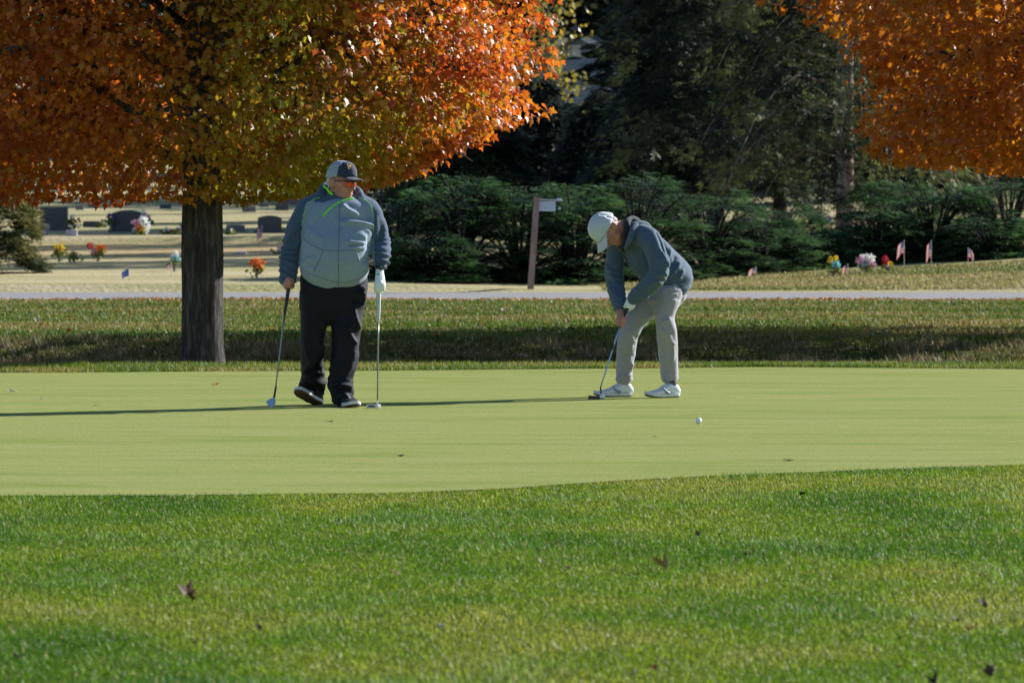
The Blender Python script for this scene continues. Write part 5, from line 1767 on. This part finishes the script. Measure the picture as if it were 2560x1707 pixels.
t, g = club('putter', 'mallet putter with a pale grip under the standing golfer\'s gloved hand', PT0 - Z * -.03, A1(945.5, 802, -.17), A1(943.5, 1002, -.2), .0165, MAT_GRIPW, MAT_SHAFT)
m = MB(); q = A1(943.5, 1000, -.2); m.limb([q, [q[0], q[1], .036], [q[0] + .002, q[1] - .002, .026]], .0058, 8, 2); m.obj('hosel', MAT_STEEL, t)
def mallet(t, c, fx, L, W, mat, mat2, hh=.013):
    """rounded mallet head with a recessed back cavity; fx = long axis"""
    fx = nrm(fx); fy = np.cross(Z, fx); c = np.array(c, float)
    prof = [(-.5, -.45), (.5, -.45), (.52, -.1), (.46, .25), (.3, .48), (.1, .55), (-.1, .55), (-.3, .48), (-.46, .25), (-.52, -.1)]
    n = len(prof)
    V = [c + fx * x * L + fy * y * W + Z * z for z in (.004, .004 + 2 * hh) for x, y in prof]
    m = MB(); m.add(V, [tuple(range(n))[::-1], tuple(range(n, 2 * n))] + [(i, (i + 1) % n, n + (i + 1) % n, n + i) for i in range(n)])
    hd = m.obj('head', mat, t, False, .004)
    m = MB(); m.box(c + fy * .12 * W + Z * (.0045 + 2 * hh), (L * .18, W * .28, .0012), [fx, fy, Z]); m.obj('alignment_panel', mat2, hd, False, .0005)
    m = MB(); m.box(c - fy * (.455 * W) + Z * (.004 + hh), (L * .30, .0018, hh * .55), [fx, fy, Z]); m.obj('face_insert', mat2, hd, False, .0005)
qq = A1(936, 1015, -.2)
mallet(t, (qq[0], qq[1] - .01, 0), (.80, -.6, 0), .10, .075, MAT_HEADW, plain('dark_insert', (.10, .09, .10), .4))

# ------------------------------------------------------------------ bent golfer
D2 = 41.87
def B2(px, py, dd=0.0): return np.array(P(px, py, D2 + dd))
S2 = F / D2
man2 = thing('person', 'man in slate jacket, pale cap and light trousers bent over his putter', 'person', (B2(1610, 992)[0], D2, 0))
ff = nrm([-.80, -.60, 0]); ll = np.cross(Z, ff)          # his facing, his left (towards camera right)
PG0, PG1, PG2 = B2(1582, 738, -.24), B2(1551, 812, -.30), B2(1501.5, 968, -.37)
PG3 = B2(1503, 985, -.37)

body = MB()
HC2 = B2(1522, 573, -.20)
f2 = nrm([-.22, -.30, -.92]); u2 = nrm([-.86, -.30, .35])
Qk, f2, l2, u2 = head_parts(body, HC2, f2, u2, 1.06)
SPN = [B2(1668, 712), B2(1652, 668, -.02), B2(1628, 622, -.06), B2(1602, 590, -.10), B2(1572, 572, -.15)]
body.limb([HC2 - u2 * .06 - f2 * .03, B2(1566, 578, -.16), B2(1592, 588, -.12)], [.060, .062, .075], 14, 3)
def along(i):
    a = SPN[max(i - 1, 0)]; b = SPN[min(i + 1, len(SPN) - 1)]
    return nrm(b - a)
def spsec(i, hw, hd, off=(0, 0, 0)):
    ax = along(i); lat = nrm(ll - ax * np.dot(ll, ax)); fw = np.cross(lat, ax)
    return sec(SPN[i] + np.array(off, float), lat * hw, fw * hd)
body.loft([spsec(0, .13, .10), spsec(1, .13, .10), spsec(2, .14, .10), spsec(3, .13, .09), spsec(4, .06, .06)], 20, 3)
SHL, SHR = B2(1620, 590, -.27), B2(1545, 612, .04)
ELL, ELR = B2(1650, 684, -.36), B2(1536, 700, -.02)
WRL, WRR = B2(1583, 744, -.28), B2(1547, 772, -.22)
body.limb([SHL, ELL, WRL], [.048, .042, .028], 12, 4)
body.limb([SHR, ELR, WRR, B2(1550, 782, -.26)], [.048, .042, .028, .026], 12, 4)
hand(body, WRL, PG0 * .72 + PG1 * .28, PG0, PG1, (.45, -.75, .3), shaft=.014, r=.009)
hand(body, B2(1550, 778, -.25), PG0 * .12 + PG1 * .88, PG0, PG1, (-.75, -.45, 0), shaft=.013, r=.009, flip=-1, ext=True)
body.limb([B2(1675, 725, -.10), B2(1664, 800, -.14), B2(1671, 873, -.04), B2(1675, 945, .02)], [.085, .062, .046, .036], 12, 3)
body.limb([B2(1652, 725, .10), B2(1595, 795, .02), B2(1567, 873, .10), B2(1562, 945, .15)], [.085, .062, .046, .036], 12, 3)
link('body', skinfit(body, 'body', .0073, 2, .45), MAT_SKIN, man2)

t2 = MB()
def s2(px, py, hw, hd, dd=0.0): return sec(B2(px, py, dd), X * hw / S2, Y * hd)
t2.loft([spsec(0, .175, .15, (0, 0, .03)), spsec(0, .185, .165, (0, 0, -.03)), sec(B2(1666, 742), X * .15, Y * .17), sec(B2(1660, 765), X * .11, Y * .13)], 24, 4, 2.1)
t2.loft([s2(1670, 725, 38, .12, -.09), s2(1668, 762, 29, .105, -.12), s2(1662, 792, 24, .085, -.14), s2(1666, 822, 24.5, .08, -.13), s2(1670, 873, 24, .075, -.05), s2(1673, 915, 22, .07, .0), s2(1674.5, 946, 21, .068, .02)], 20, 4, 2.1)
t2.limb([B2(1655, 722, .08), B2(1626, 757, .04), B2(1588, 802, .0), B2(1570, 843, .02), B2(1565, 884, .09), B2(1561, 920, .13), B2(1561.5, 948, .15)], [(.125, .12), (.105, .105), (.080, .082), (.072, .078), (.068, .072), (.060, .066), (.062, .066)], 20, 4)
def d_t2(p, n):
    z = p[:, 2]
    a = folds(p, (.5, 0, .85), 13, .0065, 3.0) * np.clip((.75 - z) / .3, .25, 1)
    b = folds(p, (.15, .1, 1), 20, .0075, 6.0, 3) * np.clip((z - .62) / .15, 0, 1)
    c = folds(p, (.1, 0, 1), 26, .005, 8.0, 3) * np.clip((.22 - z) / .1, 0, 1)
    cr = creases(p, n, [([(1654, 806), (1668, 800), (1676, 795)], .014, 5), ([(1657, 822), (1668, 834), (1678, 846)], .014, 4.5), ([(1672, 845), (1686, 862)], .012, 4), ([(1585, 822), (1578, 838), (1586, 850)], .013, 4), ([(1592, 840), (1584, 850)], -.010, 4), ([(1580, 862), (1574, 872)], .012, 4), ([(1570, 900), (1577, 890)], .012, 4),
        ([(1574, 925), (1580, 905)], .012, 4), ([(1670, 722), (1690, 724)], .010, 4), ([(1672, 735), (1694, 738)], .010, 4), ([(1672, 748), (1690, 752)], .008, 4), ([(1610, 800), (1625, 780), (1640, 765)], .012, 6), ([(1681, 905), (1683, 880), (1680, 860)], .010, 4), ([(1545, 936), (1556, 940), (1582, 938)], .010, 4)])
    return a + b + c + cr
link('trousers', skinfit(t2, 'trousers', .008, 5, .5, d_t2), MAT_TAN, man2)

j2 = MB()
hemax = nrm([.40, 0, .92])
HM = B2(1676, 712, .01)
j2.loft([sec(HM + Z * -.02, ll * .185, nrm([-.80, -.6, -.50]) * .165), sec(B2(1672, 694, 0), ll * .19, nrm([-.80, -.6, -.52]) * .178), spsec(1, .192, .172, (.0, 0, -.01)), spsec(2, .185, .150, (-.035, 0, -.03)), spsec(3, .165, .120, (-.02, 0, -.02)), sec(B2(1592, 580, -.12), nrm(ll - along(3) * np.dot(ll, along(3))) * .13, np.cross(nrm(ll - along(3) * np.dot(ll, along(3))), along(3)) * .105), spsec(4, .075, .075)], 30, 5, 2.15)
j2.limb([B2(1602, 588, -.20), B2(1622, 596, -.27), B2(1640, 632, -.33), B2(1648, 672, -.365), B2(1636, 700, -.365), B2(1606, 727, -.32), B2(1586, 744, -.285), B2(1580, 750, -.275)], [(.085, .08), (.084, .08), (.076, .078), (.072, .074), (.068, .070), (.062, .064), (.054, .054), (.045, .045)], 18, 4)
j2.limb([B2(1570, 600, -.02), B2(1548, 616, .03), B2(1538, 650, .03), B2(1536, 695, -.01), B2(1543, 735, -.12), B2(1549, 762, -.20), B2(1550, 772, -.225)], [(.09, .085), (.082, .08), (.074, .078), (.070, .074), (.062, .062), (.052, .052), (.044, .044)], 18, 4)
def d_j2(p, n):
    x, y = px_of(p)
    a = folds(p, (.55, 0, -.85), 9, .008, 3.0, 3)
    b = folds(p, (.9, .2, .35), 10, .007, 6.0, 3) * np.clip((x - 1630) / 40, 0, 1)
    w_ = wrinkle(p, (.1, 0, 1), .05, .005, 3.0) * np.clip((y - 640) / 60, 0, 1) * .6
    cr = creases(p, n, [([(1620, 592), (1622, 612), (1624, 624)], .014, 4.5), ([(1640, 572), (1652, 600), (1662, 640)], -.014, 5), ([(1646, 640), (1654, 660), (1663, 680)], .016, 5), ([(1652, 625), (1662, 655), (1668, 672)], .014, 4.5),
        ([(1640, 685), (1655, 688), (1664, 680)], .016, 5), ([(1648, 712), (1640, 702), (1622, 714)], .012, 5), ([(1676, 618), (1668, 650), (1664, 668)], .012, 5), ([(1700, 652), (1690, 672), (1678, 686)], .014, 5), ([(1690, 640), (1676, 668)], -.012, 4.5),
        ([(1708, 672), (1698, 690), (1696, 700)], .012, 5), ([(1622, 730), (1612, 742), (1600, 748)], .012, 5), ([(1516, 660), (1530, 690), (1536, 700)], .010, 6), ([(1522, 705), (1540, 716), (1552, 716)], -.010, 6), ([(1528, 730), (1545, 740)], .010, 5),
        ([(1575, 700), (1590, 690), (1600, 700)], -.012, 6), ([(1596, 640), (1600, 670), (1598, 690)], .008, 8)])
    return a * .7 + b + w_ + cr
J2M = skinfit(j2, 'jacket', .0082, 6, .5, d_j2)
J2B = bvh_of(J2M)
j2o = link('jacket', J2M, MAT_J2, man2)
line(J2B, [(1557, 627), (1560, 640), (1563, 658), (1572, 690), (1585, 712)], .003, 'zip', MAT_SEAM, j2o, .001)
line(J2B, [(1559, 642), (1560.5, 650), (1561, 660)], .0035, 'zip_pull', MAT_STEEL, j2o, .004)
line(J2B, [(1608, 585), (1604, 605), (1606, 632), (1612, 650), (1618, 668)], .0022, 'seam', MAT_SEAM, j2o, .0004)
line(J2B, [(1640, 580), (1654, 605), (1664, 640), (1668, 670)], .0022, 'seam', MAT_SEAM, j2o, .0004)
line(J2B, [(1596, 648), (1597, 665), (1596, 685)], .0024, 'pocket_edge', MAT_SEAM, j2o, .0004)
# folded-down jacket collar and the black hood cloth inside it
hd_ = MB()
nk = [B2(1590, 541, -.07), B2(1571, 540, -.09), B2(1556, 548, -.16)]
hd_.limb([B2(1594, 553, -.05), B2(1580, 548, -.10), B2(1568, 556, -.20), B2(1566, 580, -.26), B2(1563, 603, -.27), B2(1556, 622, -.26)], [(.022, .026), (.026, .028), (.025, .028), (.024, .028), (.022, .026), (.012, .016)], 12, 4)
hd_.limb([B2(1594, 555, -.02), B2(1577, 551, -.02), B2(1558, 566, .02), B2(1550, 596, .0), B2(1552, 618, -.12), B2(1557, 626, -.24)], [.026, .028, .026, .024, .020, .012], 12, 4)
hd_.limb([B2(1588, 560, -.12), B2(1566, 580, -.14), B2(1556, 605, -.18)], [.06, .058, .03], 12, 3)
link('hood', skinfit(hd_, 'hood', .006, 3, .5, lambda p, n: folds(p, (.5, .2, .6), 16, .005, 1.0, 3)), MAT_NAVY, man2)
co_ = MB()
co_.limb([B2(1592, 558, -.22), B2(1583, 578, -.285), B2(1574, 600, -.30), B2(1562, 622, -.29)], [(.022, .010), (.030, .010), (.026, .009), (.010, .006)], 12, 4, ref=(.4, -.8, .2))
co_.obj('collar_flap', MAT_J2, j2o)

cap2 = bpy.data.objects.new('cap', None); COL.objects.link(cap2); cap2.parent = man2; cap2.matrix_parent_inverse = Matrix.Translation(-man2.location)
Qc2, ob2 = cap_parts(cap2, HC2 + u2 * .004, f2, u2, 1.10, MAT_CAP2, MAT_CAP2, -.055, .085, .22, rim=.012)
for o in list(cap2.children): o.matrix_parent_inverse = Matrix.Identity(4)
m = MB(); m.ball(Qc2(.095, 0, .085), (.014, .012, .010), [nrm(np.cross(u2, f2)), f2, u2], 6); m.obj('emblem', plain('grey_thread', (.25, .28, .27), .8), cap2)
m = MB(); m.limb([Qc2(-.075, -.055, .040), Qc2(-.100, -.03, .030), Qc2(-.108, 0, .028), Qc2(-.100, .03, .030), Qc2(-.075, .055, .040)], (.009), 8, 3); m.obj('strap', MAT_CAP2, cap2)
m = MB(); m.limb([Qc2(-.088, .032, .052), Qc2(-.082, .02, .078), Qc2(-.078, 0, .088), Qc2(-.082, -.02, .078), Qc2(-.088, -.032, .052)], .004, 8, 3); m.obj('opening_rim', MAT_CAP2, cap2)
hb = MB()
for k in (-1, 1): hb.ball(Qk(-.030, .066 * k, .016), (.030, .010, .022), [f2, l2, u2], 8)
hb.ball(Qk(-.062, 0, -.005), (.038, .064, .045), [f2, l2, u2], 10)
link('hair', skinfit(hb, 'hair', .005, 2, .5, lambda p, n: (vnoise(p * 140) - .5) * .008), MAT_HAIR, man2)
for k in (-1, 1):
    m = MB(); m.ball(Qk(.078, .030 * k, .004), .0105, n=6); m.obj('eye', MAT_SOLE, man2)
gv = MB(); hand(gv, WRL, PG0 * .72 + PG1 * .28, PG0, PG1, (.45, -.75, .3), shaft=.014, r=.009, infl=.0028)
g2o = link('glove', skinfit(gv, 'glove', .0035, 2, .5), MAT_GLOVE, man2)
m = MB(); q = (WRL + (PG0 * .72 + PG1 * .28)) / 2; m.limb([q + np.array([.012, -.045, .02]), q + np.array([.028, -.035, -.01]), q + np.array([.040, -.02, -.03])], .006, 6, 2); m.obj('wrist_strap', MAT_BLACK, g2o)

for (hx, dd, fw) in ((1576, .17, (-.955, -.30, 0)), (1693, .02, (-.86, -.50, 0))):
    q = B2(hx, 990, dd); q[2] = .005
    so = shoe(man2, q, fw, (0, 0, 1), .295 if hx < 1600 else .285, .112, (MAT_SHOEW, MAT_SOLE, MAT_BLACK), lace=MAT_SHOEG)
    fw = nrm(fw); lf = np.cross(Z, fw)
    m = MB(); m.limb([q + fw * .10 + lf * .045 + Z * .035, q + fw * .14 + lf * .048 + Z * .055, q + fw * .15 + lf * .038 + Z * .08], [.012, .009, .006], 8, 2); m.obj('side_stripe', MAT_SHOEG, so)
    m = MB(); m.limb([q + fw * .045 + Z * .085, q + fw * .05 + Z * .135, q + fw * .05 + Z * .16], [.042, .038, .037], 14, 2); m.obj('sock', MAT_SOCK, man2)

MAT_BSHAFT = plain('blue_steel_shaft', (.30, .42, .62), .25, .5, .6)
t, g = club('putter', 'steel putter with a black band held by the bent golfer', PG0 - nrm(PG1 - PG0) * .03, PG1, PG2, .0135, MAT_GRIPB, MAT_BSHAFT)
m = MB(); a_, b_ = B2(1534, 862, -.326), B2(1530.5, 874, -.33); m.limb([a_, b_], .0078, 8, 1); m.obj('shaft_band', MAT_BLACK, t)
q = PG2; m = MB(); m.limb([q, [PG3[0], PG3[1], .045], [PG3[0], PG3[1], .024]], .0058, 8, 2); m.obj('hosel', MAT_BLACK, t)
q = B2(1489, 995, -.36)
fx = nrm([.93, -.36, 0]); fy = np.cross(Z, fx)
m = MB(); m.box([q[0], q[1], .018], (.054, .013, .0125), [fx, fy, Z]); hd2 = m.obj('head', plain('dark_bronze_head', (.09, .06, .06), .3, .5, .7), t, False, .004)
m = MB(); m.box([q[0] - .046, q[1] + .016, .018], (.0085, .003, .0135), [fx, fy, Z]); m.obj('toe_cap', MAT_BLACK, hd2, False, .001)
m = MB(); m.box(np.array([q[0], q[1], .018]) - fy * .0138 + fx * -.022, (.006, .0012, .005), [fx, fy, Z]); m.obj('red_dot', plain('red_paint', (.55, .06, .05), .4), hd2, False, .0004)

def ball(label, p, r=.02135):
    t = bpy.data.meshes.new('golf_ball')
    bm = bmesh.new(); bmesh.ops.create_icosphere(bm, subdivisions=4, radius=r); bm.to_mesh(t); bm.free()
    t.polygons.foreach_set('use_smooth', np.ones(len(t.polygons), dtype=bool))
    o = link('golf_ball', t, MAT_BALL); o.location = (p[0], p[1], r + .004)
    return tag(o, label, 'golf ball')
q = B2(1506, 995, -.40); ball('white golf ball lying against the bent golfer\'s putter head', q)
dq = F * 1.5 / (1061 - HOR); q = P(1747, 1061, dq); ball('white golf ball alone on the green in front of the bent golfer', q)

# ------------------------------------------------------------------ fallen leaves
LMAT = {}
def dryleaf(label, px, py, wpx, c, curl=.6, seed=0, zoff=.004, d=None):
    rs = np.random.default_rng(int(px * 7 + py))
    if d is None: d = F * (CAMZ - zoff) / (py - HOR)
    g = P(px, py, d); zg = float(H(np.array([g.x]), np.array([d]))[0])
    s = wpx * 1.25 * d / F / .95
    if c not in LMAT:
        gm = M('dry_leaf', .7, .3); cc = LCOL[c]
        gm.color(gm.ramp(gm.noise(60, gm.pos(), 4), [(.3, tuple(x * .5 for x in cc)), (.7, cc)])); gm.leafy(gm.mix(0, cc, cc), .2); LMAT[c] = gm.m
    V = []
    if zoff < .01: curl *= .35
    for (x, y, z) in MLV:
        y = y - .45
        r2 = x * x + y * y
        V.append((x * s, y * s, (1.3 * curl * (x * x * 1.6 + .5 * abs(y) * y) + (.10 if zoff > .01 else .03) * math.sin(7 * x + 4 * y)) * s))
    tl = .10 if zoff < .01 else .5
    rot = Matrix.Rotation(rs.uniform(0, 6.28), 4, 'Z') @ Matrix.Rotation(rs.uniform(.5, 1) * tl * rs.choice([-1, 1]), 4, 'Y') @ Matrix.Rotation(rs.uniform(.4, 1) * tl, 4, 'X')
    V = [tuple(rot @ Vector(v)) for v in V]
    me = mesh_from('fallen_leaf', V, MLT, False)
    o = link('fallen_leaf', me, LMAT[c]); sm = o.modifiers.new('s', 'SOLIDIFY'); sm.thickness = .0012
    minz = min(v[2] for v in V)
    o.location = (g.x, d, zg + (zoff if zoff < .01 else zoff * .45) - minz + .001)
    return tag(o, label, 'leaf', 'fallen leaves')
LCOL = {'tan': (.52, .36, .20), 'brown': (.20, .11, .06), 'dark': (.06, .035, .03), 'red': (.38, .06, .03), 'orange': (.65, .22, .05), 'pale': (.70, .62, .50)}
G_, R_ = .006, .034
for row in [
    ('pale tan curled leaf at the far left of the green', 29, 980, 22, 'pale', .8, G_), ('small pale leaf on the green just right of the far-left one', 102, 997, 12, 'pale', .6, G_),
    ('thin tan leaf scrap on the green above the golfer\'s long shadow', 240, 1014, 14, 'tan', .2, G_), ('orange leaf on the green below the maple trunk', 540, 962, 20, 'orange', .5, G_),
    ('brown flat leaf just in front of the standing golfer', 822, 1054, 17, 'brown', .2, G_), ('dark curled leaf in the open middle of the green', 1001, 1141, 17, 'dark', .7, G_),
    ('dark red leaf near the front right of the green', 1971, 1152, 20, 'dark', .4, G_), ('speck of brown leaf in the middle of the green between golfer and ball', 1637, 1092, 8, 'brown', .3, G_),
    ('large brown leaf with three pale curled tips in the left foreground', 463, 1491, 46, 'brown', .8, R_), ('flat tan leaf in the middle of the left foreground rough', 988, 1427, 17, 'tan', .5, R_),
    ('pale leaf left of the tan curled pair near the middle foreground', 1350, 1400, 18, 'pale', .5, R_), ('small tan leaf just right of the pale middle leaf', 1418, 1413, 12, 'tan', .5, R_),
    ('big tan and orange curled leaf right of the middle foreground', 1650, 1412, 38, 'tan', .9, R_), ('small brown leaf in the dark green strip below the ball', 1744, 1329, 14, 'brown', .6, R_),
    ('tiny dark leaf right of the brown one below the ball', 1802, 1328, 9, 'dark', .6, R_), ('small dark red leaf just below the right part of the green', 2008, 1229, 13, 'dark', .4, R_),
    ('pinkish pale leaf low in the middle foreground', 1105, 1559, 15, 'pale', .6, R_), ('bright pale leaf in the right foreground grass', 1902, 1511, 13, 'pale', .4, R_),
    ('pale curled leaf at the very bottom, right of the middle', 1586, 1679, 18, 'pale', .9, R_), ('dark red curled leaf at the right edge of the foreground', 2457, 1508, 24, 'dark', .8, R_),
    ('dark leaf left of and below the dark red curled one', 2388, 1541, 18, 'dark', .6, R_), ('bright orange leaf in the right foreground', 2430, 1563, 15, 'orange', .5, R_),
    ('big dark leaf at the bottom edge, far right', 2340, 1697, 32, 'dark', .9, R_), ('brown curled leaf near the bottom right corner', 2475, 1677, 34, 'brown', .8, R_),
    ('rusty leaf near the bottom right, left of the big dark one', 2242, 1658, 13, 'red', .5, R_), ('rusty leaf at the bottom, right of the middle', 1633, 1660, 17, 'red', .5, R_),
    ('small dark leaf below the middle of the left foreground', 645, 1561, 15, 'dark', .6, R_), ('dark leaf near the bottom left corner', 36, 1633, 20, 'dark', .5, R_),
    ('dark twig-like leaf in the lower left foreground', 490, 1595, 18, 'dark', .3, R_), ('small pale leaf in the lower left foreground', 120, 1541, 9, 'pale', .5, R_),
    ('small pale leaf in the grass just below the green on the left', 848, 1301, 9, 'pale', .5, R_), ('small brown leaf at the left end of the lower foreground', 250, 1552, 11, 'brown', .5, R_),
    ('small brown leaf above the big tan curled one', 1862, 1379, 14, 'dark', .5, R_), ('dark leaf left of the bright orange leaf', 2255, 1586, 16, 'dark', .5, R_)]:
    dryleaf(row[0], row[1], row[2], row[3], row[4], row[5], 0, row[6])
# leaves lying on the rough bank (their distance follows the bank)
def bank_d(py):
    ys = np.linspace(56, 83, 400); z = H(np.zeros(400), ys); r = HOR + (CAMZ - z - .04) * F / ys
    return float(ys[np.argmin(np.abs(r - py))])
for row in [('pale leaf high on the left end of the bank', 90, 803, 14, 'pale'), ('red leaf on the left part of the bank', 172, 828, 11, 'red'), ('pale leaf on the bank right of the standing golfer\'s club', 1025, 778, 12, 'pale'),
            ('small white-looking leaf on the bank, middle', 1090, 777, 8, 'pale'), ('pale leaf on the bank below the wooden post', 1258, 778, 14, 'pale'), ('brown leaf on the bank left of the bent golfer\'s hands', 1418, 805, 12, 'tan'),
            ('pale leaf high on the right part of the bank', 2389, 756, 12, 'pale'), ('pink leaf on the bank right of the bent golfer\'s knee', 1870, 812, 10, 'pale'), ('red leaf in the middle right part of the bank', 2083, 811, 9, 'red'),
            ('orange leaf at the foot of the bank right of the maple trunk', 570, 893, 14, 'orange'), ('pale leaf low on the bank behind the bent golfer', 1845, 898, 11, 'pale'), ('rusty leaf low on the left part of the bank', 232, 918, 14, 'red')]:
    dryleaf(row[0], row[1], row[2], row[3], row[4], .6, 0, .05, bank_d(row[2]))
